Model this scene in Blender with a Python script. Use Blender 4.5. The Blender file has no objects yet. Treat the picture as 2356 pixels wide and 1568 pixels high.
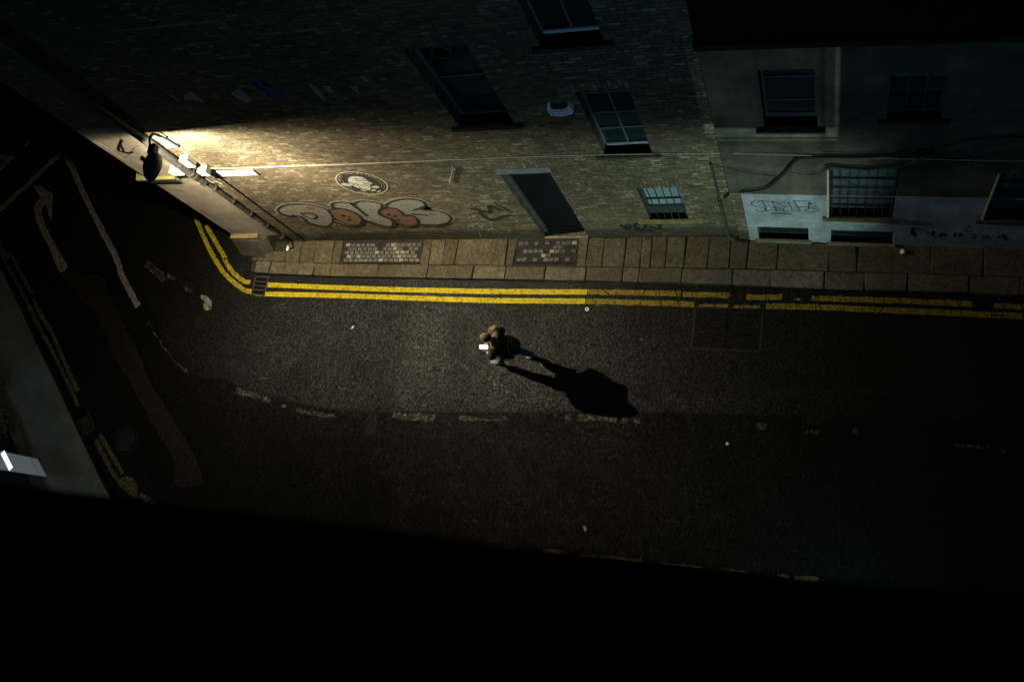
import bpy, bmesh, math, random
from mathutils import Vector, Matrix
random.seed(7)
C = bpy.context.scene.collection
SC = bpy.context.scene

# ------------------------------------------------------------------ camera
H = 16.5                      # height of the camera above the road
FPX, IW, IH = 2169.0, 2356.0, 1568.0
_n = Vector((724.5, 660.5, FPX)).normalized()
_e = Vector((math.cos(.1155), math.sin(.1155), 0.0)); _e = (_e - _e.dot(_n)*_n).normalized()
_y = (-_n).cross(_e)
M = Matrix((_e, _y, -_n))     # rows: world axes in camera space
cam_d = bpy.data.cameras.new('camera'); cam = bpy.data.objects.new('camera', cam_d); C.objects.link(cam)
cam.matrix_world = Matrix.Translation((0, 0, H)) @ (M @ Matrix.Diagonal((1, -1, -1))).to_4x4()
cam_d.sensor_width = 36.0; cam_d.lens = FPX/IW*36.0
cam_d.clip_start = 0.05; cam_d.clip_end = 400.0
cam_d.dof.use_dof = True; cam_d.dof.focus_distance = 17.0; cam_d.dof.aperture_fstop = 1.6
SC.camera = cam

# ------------------------------------------------------------------ world (night sky) and exposure
w = bpy.data.worlds.new("World"); SC.world = w; w.use_nodes = True
wn = w.node_tree; wn.nodes.clear()
sky = wn.nodes.new('ShaderNodeTexSky'); sky.sky_type = 'NISHITA'; sky.sun_disc = False
sky.sun_elevation = math.radians(-4.0); sky.sun_rotation = math.radians(40)
bg = wn.nodes.new('ShaderNodeBackground'); bg.inputs[1].default_value = 0.12
wo = wn.nodes.new('ShaderNodeOutputWorld')
wn.links.new(sky.outputs[0], bg.inputs[0]); wn.links.new(bg.outputs[0], wo.inputs[0])
SC.view_settings.view_transform = 'Standard'; SC.view_settings.look = 'None'
SC.view_settings.exposure = 0.0; SC.view_settings.gamma = 1.0

def add_light(name, kind, loc, energy, color, size=.05, target=None, spot=None, blend=.5):
    l = bpy.data.lights.new(name, kind); l.energy = energy; l.color = color
    if kind == 'AREA': l.size = size
    else: l.shadow_soft_size = size
    if kind == 'SPOT': l.spot_size = math.radians(spot); l.spot_blend = blend
    o = bpy.data.objects.new(name, l); C.objects.link(o); o.location = loc
    if target is not None:
        o.rotation_euler = (Vector(target)-Vector(loc)).to_track_quat('-Z', 'Y').to_euler()
    return o

# ------------------------------------------------------------------ from a pixel to a point on a real surface
def ray(q): return M @ Vector((q[0]-IW/2, q[1]-IH/2, FPX))
def gp(q, h=0.0):
    r = ray(q); t = (H-h)/-r.z
    return Vector((r.x*t, r.y*t, h))
class Plane:                  # a vertical wall: origin, direction, outward normal towards the road
    def __init__(s, o, d):
        s.o = Vector((o[0], o[1])); s.d = Vector(d).normalized(); s.n = Vector((s.d.y, -s.d.x))
    def P(s, a, z, out=0.0):
        v = s.o + s.d*a + s.n*out
        return Vector((v.x, v.y, z))
    def at(s, q, out=0.0):    # pixel -> (a, z) on the wall
        r = ray(q); o = s.o + s.n*out; nn = s.n
        t = nn.dot(o)/(nn.x*r.x+nn.y*r.y)
        p = Vector((r.x*t, r.y*t)) - s.o
        return (p.dot(s.d), H+r.z*t)
PAV = 0.11
Y0 = 6.70
W1 = Plane((0, Y0), (1, 0))                       # brick building: a == world x
_r0 = gp((1700, 550), PAV); _r1 = gp((2356, 573), PAV)
W2 = Plane((_r0.x, _r0.y), (_r1.x-_r0.x, _r1.y-_r0.y))   # rendered building
K = IW/4096.0
def crop(ox, oy, s): return lambda x, y: ((ox+x/s)*K, (oy+y/s)*K)

# ------------------------------------------------------------------ object helpers
def tag(o, label=None, cat=None, group=None, kind=None):
    if label: o['label'] = label
    if cat: o['category'] = cat
    if group: o['group'] = group
    if kind: o['kind'] = kind
    return o
def thing(name, loc, label, cat, group=None):
    o = bpy.data.objects.new(name, None); C.objects.link(o); o.location = loc
    o.empty_display_size = .1
    return tag(o, label, cat, group)
SPLIT = {'glass_block','window_bar','paper_remains','sticker','screw','cable_clip','eye','graffiti_letter','wire','brick_course','stem','case_edge','pipe_collar','graffiti_highlight','graffiti_smear','grating_bar','plate_line','strap'}
def islands(bm):
    seen = set(); out = []
    for v in bm.verts:
        if v in seen: continue
        st = [v]; seen.add(v); comp = []
        while st:
            u = st.pop(); comp.append(u)
            for e in u.link_edges:
                q = e.other_vert(u)
                if q not in seen: seen.add(q); st.append(q)
        out.append(comp)
    return out
def link(name, bm, mat, parent=None, smooth=False, label=None):
    if name in SPLIT and parent:
        bmesh.ops.remove_doubles(bm, verts=bm.verts[:], dist=1e-6)
        bm.verts.index_update(); isl = islands(bm)
        if len(isl) > 1:
            r = None
            for comp in isl[:100]:
                nb = bmesh.new(); mp = {v: nb.verts.new(v.co) for v in comp}
                for f in {f for v in comp for f in v.link_faces}: nb.faces.new([mp[v] for v in f.verts])
                r = link1(name, nb, mat, parent, smooth, label)
            bm.free(); return r
    return link1(name, bm, mat, parent, smooth, label)
def link1(name, bm, mat, parent=None, smooth=False, label=None):
    me = bpy.data.meshes.new(name); bm.normal_update(); bm.to_mesh(me); bm.free()
    if isinstance(mat, (list, tuple)):
        for m_ in mat: me.materials.append(m_)
    else: me.materials.append(mat)
    if smooth:
        for p in me.polygons: p.use_smooth = True
    o = bpy.data.objects.new(name, me); C.objects.link(o)
    if parent:
        o.parent = parent
        if parent.type == 'EMPTY': o.matrix_parent_inverse = Matrix.Translation(parent.location).inverted()
    if label: o['label'] = label
    return o
def B(): return bmesh.new()
def quad(bm, pts, mi=0):
    f = bm.faces.new([bm.verts.new(p) for p in pts]); f.material_index = mi; return f
def hexa(bm, p):              # p: 8 points, bottom 4 then top 4 (both counter-clockwise)
    v = [bm.verts.new(q) for q in p]
    for a in ((3,2,1,0),(4,5,6,7),(0,1,5,4),(1,2,6,5),(2,3,7,6),(3,0,4,7)): bm.faces.new([v[i] for i in a])
    return v
def box(bm, a, b, bev=0.0):
    x0,y0,z0 = a; x1,y1,z1 = b
    t = B()
    hexa(t, [(x0,y0,z0),(x1,y0,z0),(x1,y1,z0),(x0,y1,z0),(x0,y0,z1),(x1,y0,z1),(x1,y1,z1),(x0,y1,z1)])
    if bev: bmesh.ops.bevel(t, geom=t.edges[:], offset=bev, segments=2, affect='EDGES', profile=.6)
    merge(bm, t)
def merge(bm, t):
    me = bpy.data.meshes.new('tmp'); t.to_mesh(me); t.free(); bm.from_mesh(me); bpy.data.meshes.remove(me)
def wbox(bm, W, a0, a1, z0, z1, o0, o1, bev=0.0):   # a box in the wall's own frame (o: distance out of the wall)
    t = B()
    hexa(t, [W.P(a0,z0,o1),W.P(a1,z0,o1),W.P(a1,z0,o0),W.P(a0,z0,o0),W.P(a0,z1,o1),W.P(a1,z1,o1),W.P(a1,z1,o0),W.P(a0,z1,o0)])
    if bev: bmesh.ops.bevel(t, geom=t.edges[:], offset=bev, segments=2, affect='EDGES', profile=.6)
    merge(bm, t)
def tube(bm, pts, r, seg=10, caps=True):
    pts = [Vector(p) for p in pts]; rings = []
    rr = r if isinstance(r, (list, tuple)) else [r]*len(pts)
    up = Vector((.13, .37, .92)).normalized()
    for i, p in enumerate(pts):
        t = (pts[min(i+1, len(pts)-1)]-pts[max(i-1, 0)])
        t = t.normalized() if t.length > 1e-9 else Vector((0,0,1))
        u = t.cross(up)
        if u.length < .05: u = t.cross(Vector((1,0,0)))
        u.normalize(); v = t.cross(u)
        rings.append([bm.verts.new(p+(u*math.cos(2*math.pi*k/seg)+v*math.sin(2*math.pi*k/seg))*rr[i]) for k in range(seg)])
    for a, b in zip(rings, rings[1:]):
        for k in range(seg): bm.faces.new((a[k], a[(k+1)%seg], b[(k+1)%seg], b[k]))
    if caps:
        bm.faces.new(rings[0][::-1]); bm.faces.new(rings[-1])
def smooth_pts(pts, n=6, closed=False):
    P = [Vector(p) for p in pts]; out = []; N = len(P)
    rng = range(N) if closed else range(N-1)
    for i in rng:
        p0 = P[(i-1)%N] if closed or i else P[0]; p1 = P[i]; p2 = P[(i+1)%N]
        p3 = P[(i+2)%N] if closed or i+2 < N else P[-1]
        for k in range(n):
            t = k/n
            out.append(.5*((2*p1)+(p2-p0)*t+(2*p0-5*p1+4*p2-p3)*t*t+(3*p1-p0-3*p2+p3)*t**3))
    if not closed: out.append(P[-1])
    return out
def ribbon2(pts, wd, closed=False, jit=0.0):   # 2-D polyline -> list of quads
    N = len(pts); L, R = [], []
    for i, p in enumerate(pts):
        a = pts[(i-1)%N] if closed or i else p; b = pts[(i+1)%N] if closed or i+1 < N else p
        t = (b-a); t = t.normalized() if t.length > 1e-9 else Vector((1, 0))
        nn = Vector((-t.y, t.x)); wi = wd[i] if isinstance(wd, (list, tuple)) else wd
        L.append(p+nn*(wi/2+random.uniform(-jit, jit))); R.append(p-nn*(wi/2+random.uniform(-jit, jit)))
    out = []
    for i in range(N if closed else N-1):
        j = (i+1)%N; out.append((L[i], L[j], R[j], R[i]))
    return out
def wall_ribbon(bm, W, px, wd, out, closed=False, n=5, jit=0.0, smooth=True):
    p = [Vector(W.at(q)) for q in px]
    if smooth: p = smooth_pts(p, n, closed)
    for qd in ribbon2(p, wd, closed, jit): quad(bm, [W.P(v.x, v.y, out) for v in qd])
def wall_poly(bm, W, px, out, n=4):
    p = smooth_pts([Vector(W.at(q)) for q in px], n, True)
    f = quad(bm, [W.P(v.x, v.y, out) for v in p]); bmesh.ops.triangulate(bm, faces=[f])
def ground_ribbon(bm, px, wd, z, n=4, jit=0.0, closed=False, ends=True):
    p = [gp(q).xy for q in px]
    p = smooth_pts(p, n, closed)
    q2 = []
    for a, b in zip(p, p[1:]):          # resample so that the edge can be ragged
        m = max(1, int((b-a).length/.07))
        q2 += [a.lerp(b, k/m) for k in range(m)]
    q2.append(p[-1])
    for qd in ribbon2(q2, wd, closed, jit): quad(bm, [(v.x, v.y, z) for v in qd])
def ground_poly(bm, px, z, n=3, jit=0.0):
    p = smooth_pts([gp(q).xy for q in px], n, True)
    f = quad(bm, [(v.x+random.uniform(-jit,jit), v.y+random.uniform(-jit,jit), z) for v in p]); bmesh.ops.triangulate(bm, faces=[f])
def ball(bm, c, r, seg=16, sc=(1,1,1)):
    t = B(); bmesh.ops.create_uvsphere(t, u_segments=seg, v_segments=max(6, seg//2+2), radius=r)
    for v in t.verts: v.co = Vector((v.co.x*sc[0], v.co.y*sc[1], v.co.z*sc[2]))+Vector(c)
    merge(bm, t)

# ------------------------------------------------------------------ materials
class NT:
    def __init__(s, name):
        s.m = bpy.data.materials.new(name); s.m.use_nodes = True; s.t = s.m.node_tree; s.t.nodes.clear()
        s.out = s.n('OutputMaterial'); s.b = s.n('BsdfPrincipled'); s.l(s.b.outputs[0], s.out.inputs[0])
        s.tc = s.n('TexCoord')
    def n(s, k): return s.t.nodes.new('ShaderNode'+k)
    def l(s, a, b): s.t.links.new(a, b)
    def val(s, x): 
        v = s.n('Value'); v.outputs[0].default_value = x; return v.outputs[0]
    def math(s, op, a, b=None, clamp=False):
        m = s.n('Math'); m.operation = op; m.use_clamp = clamp
        for i, x in enumerate((a, b)):
            if x is None: continue
            if isinstance(x, (int, float)): m.inputs[i].default_value = x
            else: s.l(x, m.inputs[i])
        return m.outputs[0]
    def noise(s, sc, det=4, rough=.6, vec=None):
        x = s.n('TexNoise'); x.inputs['Scale'].default_value = sc; x.inputs['Detail'].default_value = det
        x.inputs['Roughness'].default_value = rough
        s.l(vec if vec else s.tc.outputs['Object'], x.inputs['Vector']); return x.outputs['Fac']
    def vor(s, sc, out='Distance', vec=None, rnd=1.0):
        x = s.n('TexVoronoi'); x.inputs['Scale'].default_value = sc
        x.inputs['Randomness'].default_value = rnd
        s.l(vec if vec else s.tc.outputs['Object'], x.inputs['Vector']); return x.outputs[out]
    def ramp(s, fac, stops):
        r = s.n('ValToRGB'); e = r.color_ramp.elements
        while len(e) < len(stops): e.new(.5)
        for i, (p, c) in enumerate(stops):
            e[i].position = p; e[i].color = (c, c, c, 1) if isinstance(c, (int, float)) else (*c, 1)
        s.l(fac, r.inputs[0]); return r.outputs[0]
    def mix(s, fac, a, b, mode='MIX'):
        x = s.n('Mix'); x.data_type = 'RGBA'; x.blend_type = mode; x.clamp_factor = True
        for i, v in ((0, fac), (6, a), (7, b)):
            if isinstance(v, (int, float)): x.inputs[i].default_value = v if i == 0 else (v, v, v, 1)
            elif isinstance(v, tuple): x.inputs[i].default_value = (*v, 1)
            else: s.l(v, x.inputs[i])
        return x.outputs[2]
    def bump(s, h, dist=.01, st=1.0):
        x = s.n('Bump'); x.inputs['Distance'].default_value = dist; x.inputs['Strength'].default_value = st
        s.l(h, x.inputs['Height']); s.l(x.outputs[0], s.b.inputs['Normal'])
    def set(s, col=None, rough=None, metal=None, spec=None, alpha=None):
        for k, v in (('Base Color', col), ('Roughness', rough), ('Metallic', metal), ('Specular IOR Level', spec), ('Alpha', alpha)):
            if v is None: continue
            if isinstance(v, (int, float)): s.b.inputs[k].default_value = v
            elif isinstance(v, tuple): s.b.inputs[k].default_value = (*v, 1)
            else: s.l(v, s.b.inputs[k])
        return s.m
def simple(name, col, rough=.6, metal=0.0, var=.25, sc=6.0, bump=.0):
    t = NT(name); f = t.noise(sc, 5)
    c = t.mix(t.ramp(f, [(.3, 0.0), (.7, 1.0)]), tuple(x*(1-var) for x in col), tuple(min(1, x*(1+var)) for x in col))
    if bump: t.bump(t.noise(sc*8, 3), bump)
    return t.set(c, rough, metal, spec=.5 if max(col) > .25 or metal else .18)
def emissive(name, col, st):
    t = NT(name); t.b.inputs['Emission Color'].default_value = (*col, 1); t.b.inputs['Emission Strength'].default_value = st
    return t.set((.02, .02, .02), .5)

def brick_mat(name, paint=None, amt=0.0, rot=False, wear=.5):
    t = NT(name)
    mp = t.n('Mapping'); t.l(t.tc.outputs['Object'], mp.inputs[0])
    sep = t.n('SeparateXYZ'); t.l(mp.outputs[0], sep.inputs[0])
    comb = t.n('CombineXYZ')
    if rot: t.l(sep.outputs[2], comb.inputs[0]); t.l(sep.outputs[0], comb.inputs[1])
    else: t.l(sep.outputs[0], comb.inputs[0]); t.l(sep.outputs[2], comb.inputs[1])
    # slightly wavy courses
    wv = t.n('TexNoise'); wv.inputs['Scale'].default_value = 2.2; t.l(t.tc.outputs['Object'], wv.inputs['Vector'])
    add = t.n('VectorMath'); add.operation = 'MULTIPLY_ADD'; t.l(wv.outputs['Color'], add.inputs[0])
    add.inputs[1].default_value = (.02, .025, 0); t.l(comb.outputs[0], add.inputs[2])
    wv2 = t.n('TexNoise'); wv2.inputs['Scale'].default_value = 26; t.l(t.tc.outputs['Object'], wv2.inputs['Vector'])
    add2 = t.n('VectorMath'); add2.operation = 'MULTIPLY_ADD'; t.l(wv2.outputs['Color'], add2.inputs[0])
    add2.inputs[1].default_value = (.014, .012, 0); t.l(add.outputs[0], add2.inputs[2])
    br = t.n('TexBrick'); t.l(add2.outputs[0], br.inputs['Vector'])
    br.inputs['Color1'].default_value = (0, 0, 0, 1); br.inputs['Color2'].default_value = (1, 1, 1, 1); br.inputs['Mortar'].default_value = (.5, .5, .5, 1)
    br.inputs['Scale'].default_value = 1.0; br.inputs['Mortar Size'].default_value = .009; br.inputs['Mortar Smooth'].default_value = .5
    br.inputs['Brick Width'].default_value = .185; br.inputs['Row Height'].default_value = .074; br.inputs['Bias'].default_value = 0
    br.offset = .5; br.squash = .55; br.squash_frequency = 3
    rnd = br.outputs['Color']; mort = br.outputs['Fac']
    c = t.ramp(rnd, [(0, (.105, .075, .045)), (.22, (.155, .112, .062)), (.42, (.19, .145, .082)), (.62, (.245, .195, .115)), (.8, (.205, .135, .075)), (.93, (.33, .28, .185)), (1, (.40, .35, .25))])
    big = t.noise(.55, 5, .65); med = t.noise(3.5, 5, .7)
    c = t.mix(t.ramp(big, [(.35, .75), (.62, 0.0)]), c, t.mix(.55, c, (.05, .045, .038)))
    c = t.mix(t.ramp(med, [(.45, 0.0), (.75, .55)]), c, (.11, .085, .05))
    fine = t.noise(70, 3, .7)
    c = t.mix(t.math('MULTIPLY', t.ramp(fine, [(.35, 1.0), (.6, 0.0)]), .45), c, t.mix(.5, c, (.02, .018, .014)))
    mps = t.n('Mapping'); mps.inputs['Scale'].default_value = (6, 6, 26); t.l(t.tc.outputs['Object'], mps.inputs[0])
    stk = t.noise(1.0, 5, .75, mps.outputs[0])
    c = t.mix(t.ramp(stk, [(.34, .8), (.5, 0.0)]), c, t.mix(.5, (.02, .017, .012), (.05, .04, .025)))
    c = t.mix(t.ramp(stk, [(.56, 0.0), (.72, .55)]), c, (.34, .285, .18))
    c = t.mix(t.math('MULTIPLY', mort, .9), c, t.mix(t.ramp(big, [(.4, 0.0), (.6, 1.0)]), (.035, .03, .02), (.09, .078, .055)))
    # damp grime along the foot of the wall, green-grey
    zr = t.math('ADD', sep.outputs[2], t.math('MULTIPLY', med, .22))
    c = t.mix(t.ramp(t.math('DIVIDE', zr, 1.6), [(.35, .93), (.43, .0)]), c, t.mix(.25, (.022, .023, .017), c))
    if paint:
        pn = t.noise(9, 6, .75); p2 = t.noise(40, 4, .8)
        f = t.ramp(t.math('ADD', t.math('MULTIPLY', pn, .55), t.math('MULTIPLY', p2, .45)), [(.5-.25*wear-.1, 1.0), (.56+.05*(1-wear), 1-wear)])
        f = t.math('MULTIPLY', f, amt)
        f = t.math('MULTIPLY', f, t.math('SUBTRACT', 1.0, t.math('MULTIPLY', mort, .45)))
        pc = t.mix(t.math('MULTIPLY', rnd, .45), paint, tuple(x*.55 for x in paint))
        c = t.mix(f, c, pc)
    h = t.math('ADD', t.math('MULTIPLY', t.math('SUBTRACT', 1.0, mort), 1.0), t.math('MULTIPLY', rnd, .55))
    h = t.math('ADD', h, t.math('MULTIPLY', fine, .7))
    t.bump(h, .018, 1.0)
    return t.set(c, .88, spec=.25)

def asphalt(name, col, pit=0.0, gl=1.0):
    t = NT(name)
    c1 = t.vor(112, 'Color'); v1 = t.vor(112); v2 = t.vor(230)
    sp = t.n('SeparateColor'); t.l(c1, sp.inputs[0])
    big = t.noise(.9, 6, .65); mid = t.noise(7, 6, .7)
    c = t.mix(t.ramp(big, [(.3, 0.0), (.7, 1.0)]), tuple(x*.65 for x in col), tuple(x*1.4 for x in col))
    c = t.mix(t.ramp(mid, [(.38, .75), (.56, 0.0)]), c, tuple(x*.35 for x in col))
    c = t.mix(t.ramp(sp.outputs[0], [(.0, .9), (.35, .2), (.6, .0), (.80, .0), (.88, .0)]), c, tuple(x*.3 for x in col))
    c = t.mix(t.ramp(sp.outputs[0], [(.84, .0), (.90, .7), (1, .9)]), c, tuple(x*2.4 for x in col))
    c = t.mix(t.ramp(v1, [(.45, 0.0), (.75, .9)]), c, tuple(x*.15 for x in col))
    # few pale chippings
    sp2 = t.n('SeparateColor'); t.l(t.vor(17, 'Color'), sp2.inputs[0]); d2 = t.vor(17)
    chip = t.math('MULTIPLY', t.ramp(sp2.outputs[1], [(.94, 0.0), (.96, 1.0)]), t.ramp(d2, [(.10, 1.0), (.16, 0.0)]))
    c = t.mix(t.math('MULTIPLY', chip, .6), c, (.14, .135, .10))
    h = t.math('ADD', t.math('MULTIPLY', t.math('SUBTRACT', 1.0, v1), 1.0), t.math('MULTIPLY', t.math('SUBTRACT', 1.0, v2), .5))
    if pit:
        pn = t.ramp(t.noise(9, 8, .85), [(.36, 0.0), (.46, 1.0)])
        h = t.math('ADD', h, t.math('MULTIPLY', pn, pit))
        c = t.mix(t.math('SUBTRACT', 1.0, pn), c, tuple(x*.2 for x in col))
    # each wet stone is a little facet of its own
    g = t.n('NewGeometry'); m1 = t.n('VectorMath'); m1.operation = 'MULTIPLY_ADD'; t.l(c1, m1.inputs[0])
    m1.inputs[1].default_value = (.26, .26, 0); t.l(g.outputs['Normal'], m1.inputs[2])
    m2 = t.n('VectorMath'); m2.operation = 'ADD'; t.l(m1.outputs[0], m2.inputs[0]); m2.inputs[1].default_value = (-.13, -.13, 0)
    m3 = t.n('VectorMath'); m3.operation = 'NORMALIZE'; t.l(m2.outputs[0], m3.inputs[0])
    x = t.n('Bump'); x.inputs['Distance'].default_value = .004; x.inputs['Strength'].default_value = .8
    t.l(h, x.inputs['Height']); t.l(m3.outputs[0], x.inputs['Normal']); t.l(x.outputs[0], t.b.inputs['Normal'])
    wet = t.math('MULTIPLY', t.ramp(sp.outputs[1], [(.62, 0.0), (1, 1.0)]), t.ramp(t.noise(1.1, 5, .6), [(.36, .55), (.6, 1.0)]))
    r = t.mix(wet, .62, .20)
    t.l(t.math('ADD', t.math('MULTIPLY', wet, .60*gl), .030*gl), t.b.inputs['Specular IOR Level'])
    return t.set(c, r)

def granite(name, col, rough=.62, sc=1.0):
    t = NT(name)
    g = t.n('NewGeometry'); ri = g.outputs['Random Per Island']
    base = t.ramp(ri, [(0, tuple(x*.55 for x in col)), (.3, tuple(x*.95 for x in col)), (.5, (col[0]*.82, col[1]*.84, col[2]*.95)), (.75, tuple(x*1.25 for x in col)), (1, (col[0]*.9, col[1]*.8, col[2]*.62))])
    n1 = t.noise(2.6*sc, 6, .7); n2 = t.noise(42*sc, 5, .8); n3 = t.noise(12*sc, 6, .75)
    c = t.mix(t.ramp(n1, [(.42, .0), (.66, .85)]), base, tuple(x*y for x, y in zip(col, (.42, .34, .27))))
    c = t.mix(t.ramp(n3, [(.44, 0.0), (.62, .85)]), c, tuple(x*.38 for x in col))
    c = t.mix(t.ramp(n2, [(.36, .9), (.5, 0.0)]), c, tuple(x*.22 for x in col))
    c = t.mix(t.ramp(n2, [(.56, .0), (.68, .8)]), c, tuple(min(1, x*2.4) for x in col))
    t.bump(t.math('ADD', n2, t.math('MULTIPLY', n3, 2.0)), .028, 1.0)
    return t.set(c, rough, spec=.2)

def road_paint(name, col, worn=0.0, cracks=False):
    t = NT(name)
    n = t.math('ADD', t.math('MULTIPLY', t.noise(11, 7, .8), .6), t.math('MULTIPLY', t.vor(95), .55))
    a = t.ramp(n, [(.62-worn*.5, 1.0), (.68-worn*.4, 0.0)])
    c = t.mix(t.ramp(t.noise(4, 5, .7), [(.35, .55), (.65, .0)]), col, tuple(x*.6 for x in col))
    fine = t.noise(120, 3, .7)
    c = t.mix(t.ramp(fine, [(.35, .6), (.5, 0.0)]), c, tuple(x*.35 for x in col))
    if cracks:
        v = t.n('TexVoronoi'); v.feature = 'DISTANCE_TO_EDGE'; v.inputs['Scale'].default_value = 1.0
        mp = t.n('Mapping'); mp.inputs['Scale'].default_value = (3.2, 1.0, 1); t.l(t.tc.outputs['Object'], mp.inputs[0]); t.l(mp.outputs[0], v.inputs['Vector'])
        k = t.ramp(v.outputs[0], [(.004, 0.0), (.018, 1.0)])
        a = t.math('MULTIPLY', a, k)
    t.bump(t.math('ADD', fine, t.vor(95)), .006, .8)
    return t.set(c, .7, alpha=a, spec=.2)

def glass_mat(name, col=(.012, .02, .025), rough=.08):
    t = NT(name); t.bump(t.noise(2.5, 3), .004, .6)
    return t.set(t.mix(t.ramp(t.noise(1.7, 5), [(.4, 0.0), (.7, .5)]), col, tuple(x*2.2 for x in col)), rough, spec=.6)

def render_mat(name, col, dark, sc=1.0, amt=.7):
    t = NT(name)
    a = t.noise(.8*sc, 6, .7); b = t.noise(5*sc, 6, .7); f = t.noise(45, 4, .7)
    mp = t.n('Mapping'); mp.inputs['Scale'].default_value = (3.2, 3.2, .35); t.l(t.tc.outputs['Object'], mp.inputs[0])
    st = t.noise(1.4, 5, .7, mp.outputs[0])
    c = t.mix(t.ramp(a, [(.38, amt), (.6, 0.0)]), col, dark)
    c = t.mix(t.ramp(st, [(.48, 0.0), (.72, amt*.8)]), c, dark)
    c = t.mix(t.ramp(b, [(.3, .5), (.55, 0.0)]), c, tuple(x*.6 for x in col))
    t.bump(t.math('ADD', f, t.math('MULTIPLY', b, 2)), .006, .8)
    return t.set(c, .85, spec=.3)

MAT = {}
MAT['brick'] = brick_mat('brick')
MAT['soldier'] = brick_mat('soldier_brick', rot=True)
MAT['asphalt_old'] = asphalt('asphalt_old', (.0062, .0061, .0053), pit=.5, gl=.46)
MAT['asphalt_new'] = asphalt('asphalt_new', (.0062, .0060, .0050), gl=1.35)
MAT['asphalt_band'] = asphalt('asphalt_band', (.022, .0185, .0170), gl=.6)
MAT['asphalt_disc'] = asphalt('asphalt_disc', (.019, .0165, .0135), gl=.5)
MAT['flag'] = granite('flagstone', (.130, .108, .066))
MAT['kerb'] = granite('granite_kerb', (.150, .128, .085), .6)
MAT['bed'] = simple('joint_bed', (.02, .018, .014), .9)
MAT['pave_grey'] = granite('grey_paving', (.13, .135, .13), .7)
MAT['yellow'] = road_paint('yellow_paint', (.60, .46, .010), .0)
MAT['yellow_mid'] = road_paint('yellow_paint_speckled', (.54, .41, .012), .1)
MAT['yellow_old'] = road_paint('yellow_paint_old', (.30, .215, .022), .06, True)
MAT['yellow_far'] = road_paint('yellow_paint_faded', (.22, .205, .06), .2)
MAT['white'] = road_paint('white_paint', (.42, .37, .29), .12)
MAT['white_worn'] = road_paint('white_paint_worn', (.42, .38, .29), .45)
MAT['seam'] = simple('road_seam', (.008, .007, .006), .7)
MAT['corner'] = render_mat('corner_render', (.44, .37, .29), (.21, .165, .12), 1.6, .75)
MAT['corner_low'] = render_mat('corner_render_grimy', (.075, .066, .050), (.03, .027, .020), 1.4, .8)
MAT['brownrender'] = render_mat('brown_render', (.10, .088, .060), (.030, .029, .021), 1.8, .95)
MAT['greypaint'] = render_mat('grey_painted_render', (.33, .355, .39), (.14, .15, .15), 1.8, .8)
MAT['stone'] = render_mat('stone', (.20, .17, .11), (.09, .08, .05), 3)
MAT['stonedark'] = simple('dark_stone', (.04, .036, .03), .85, var=.4, bump=.004)
MAT['lintel'] = simple('concrete_lintel', (.15, .155, .16), .8, var=.3, bump=.003)
MAT['jamb'] = simple('plastered_jamb', (.10, .09, .07), .85, var=.4, bump=.004)
MAT['ochre'] = simple('ochre_stone', (.20, .145, .065), .8, var=.3, bump=.004)
MAT['black'] = simple('black_metal', (.012, .012, .013), .45, .0, var=.3)
MAT['iron'] = simple('cast_iron', (.018, .016, .013), .7, .1, var=.4, sc=20, bump=.003)
MAT['pipe'] = simple('painted_pipe', (.045, .043, .040), .5, .0, var=.35, sc=14, bump=.002)
MAT['pipedark'] = simple('dark_pipe', (.05, .045, .035), .6, .0, var=.5, sc=9, bump=.004)
MAT['hood'] = simple('lamp_hood', (.07, .085, .10), .35, .2, var=.15)
MAT['white_box'] = simple('white_plastic', (.46, .445, .40), .5, var=.1)
MAT['white_plate'] = simple('white_enamel', (.46, .49, .56), .4, var=.12, sc=20)
MAT['olive'] = simple('olive_board', (.30, .29, .10), .6, var=.15)
MAT['cable'] = simple('pale_cable', (.34, .31, .24), .6, var=.2, sc=12)
MAT['blackcable'] = simple('black_cable', (.01, .01, .011), .6)
MAT['glass'] = glass_mat('dark_window_glass')
MAT['glassblue'] = glass_mat('reflective_glass', (.012, .020, .021), .12)
MAT['rail_lit'] = simple('bottom_rail_lit_paint', (.50, .56, .62), .5, var=.2)
MAT['frame'] = simple('window_frame', (.10, .125, .13), .45, var=.2)
MAT['framedark'] = simple('dark_window_frame', (.05, .055, .055), .5, var=.3)
MAT['blind'] = simple('pale_blind', (.42, .47, .50), .8, var=.2, sc=3)
MAT['net'] = simple('net_curtain', (.34, .38, .40), .9, var=.3, sc=5)
MAT['door'] = simple('dark_door', (.005, .006, .008), .8, var=.4, sc=3)
MAT['bar'] = simple('rusty_bar', (.035, .026, .018), .7, var=.4, sc=20)
MAT['slate'] = simple('dark_slate', (.003, .003, .003), .7, var=.3)
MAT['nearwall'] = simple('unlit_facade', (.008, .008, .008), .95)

# painted letters keep the bricks showing through them
MAT['p_silver'] = brick_mat('paint_silver', (.36, .37, .33), .80, wear=.3)
MAT['p_brown'] = brick_mat('paint_brown', (.27, .14, .07), .85, wear=.25)
MAT['p_red'] = brick_mat('paint_red', (.25, .095, .07), .85, wear=.25)
MAT['p_black'] = brick_mat('paint_black', (.008, .008, .007), .97, wear=.08)
MAT['p_white'] = brick_mat('paint_white', (.52, .52, .45), .95, wear=.15)
MAT['p_chalk'] = brick_mat('paint_chalk', (.42, .47, .42), .8, wear=.45)
MAT['p_blue'] = brick_mat('paint_blue', (.02, .05, .22), .9, wear=.6)
MAT['p_pinkred'] = brick_mat('paint_worn_red', (.48, .07, .06), .85, wear=.35)

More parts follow.
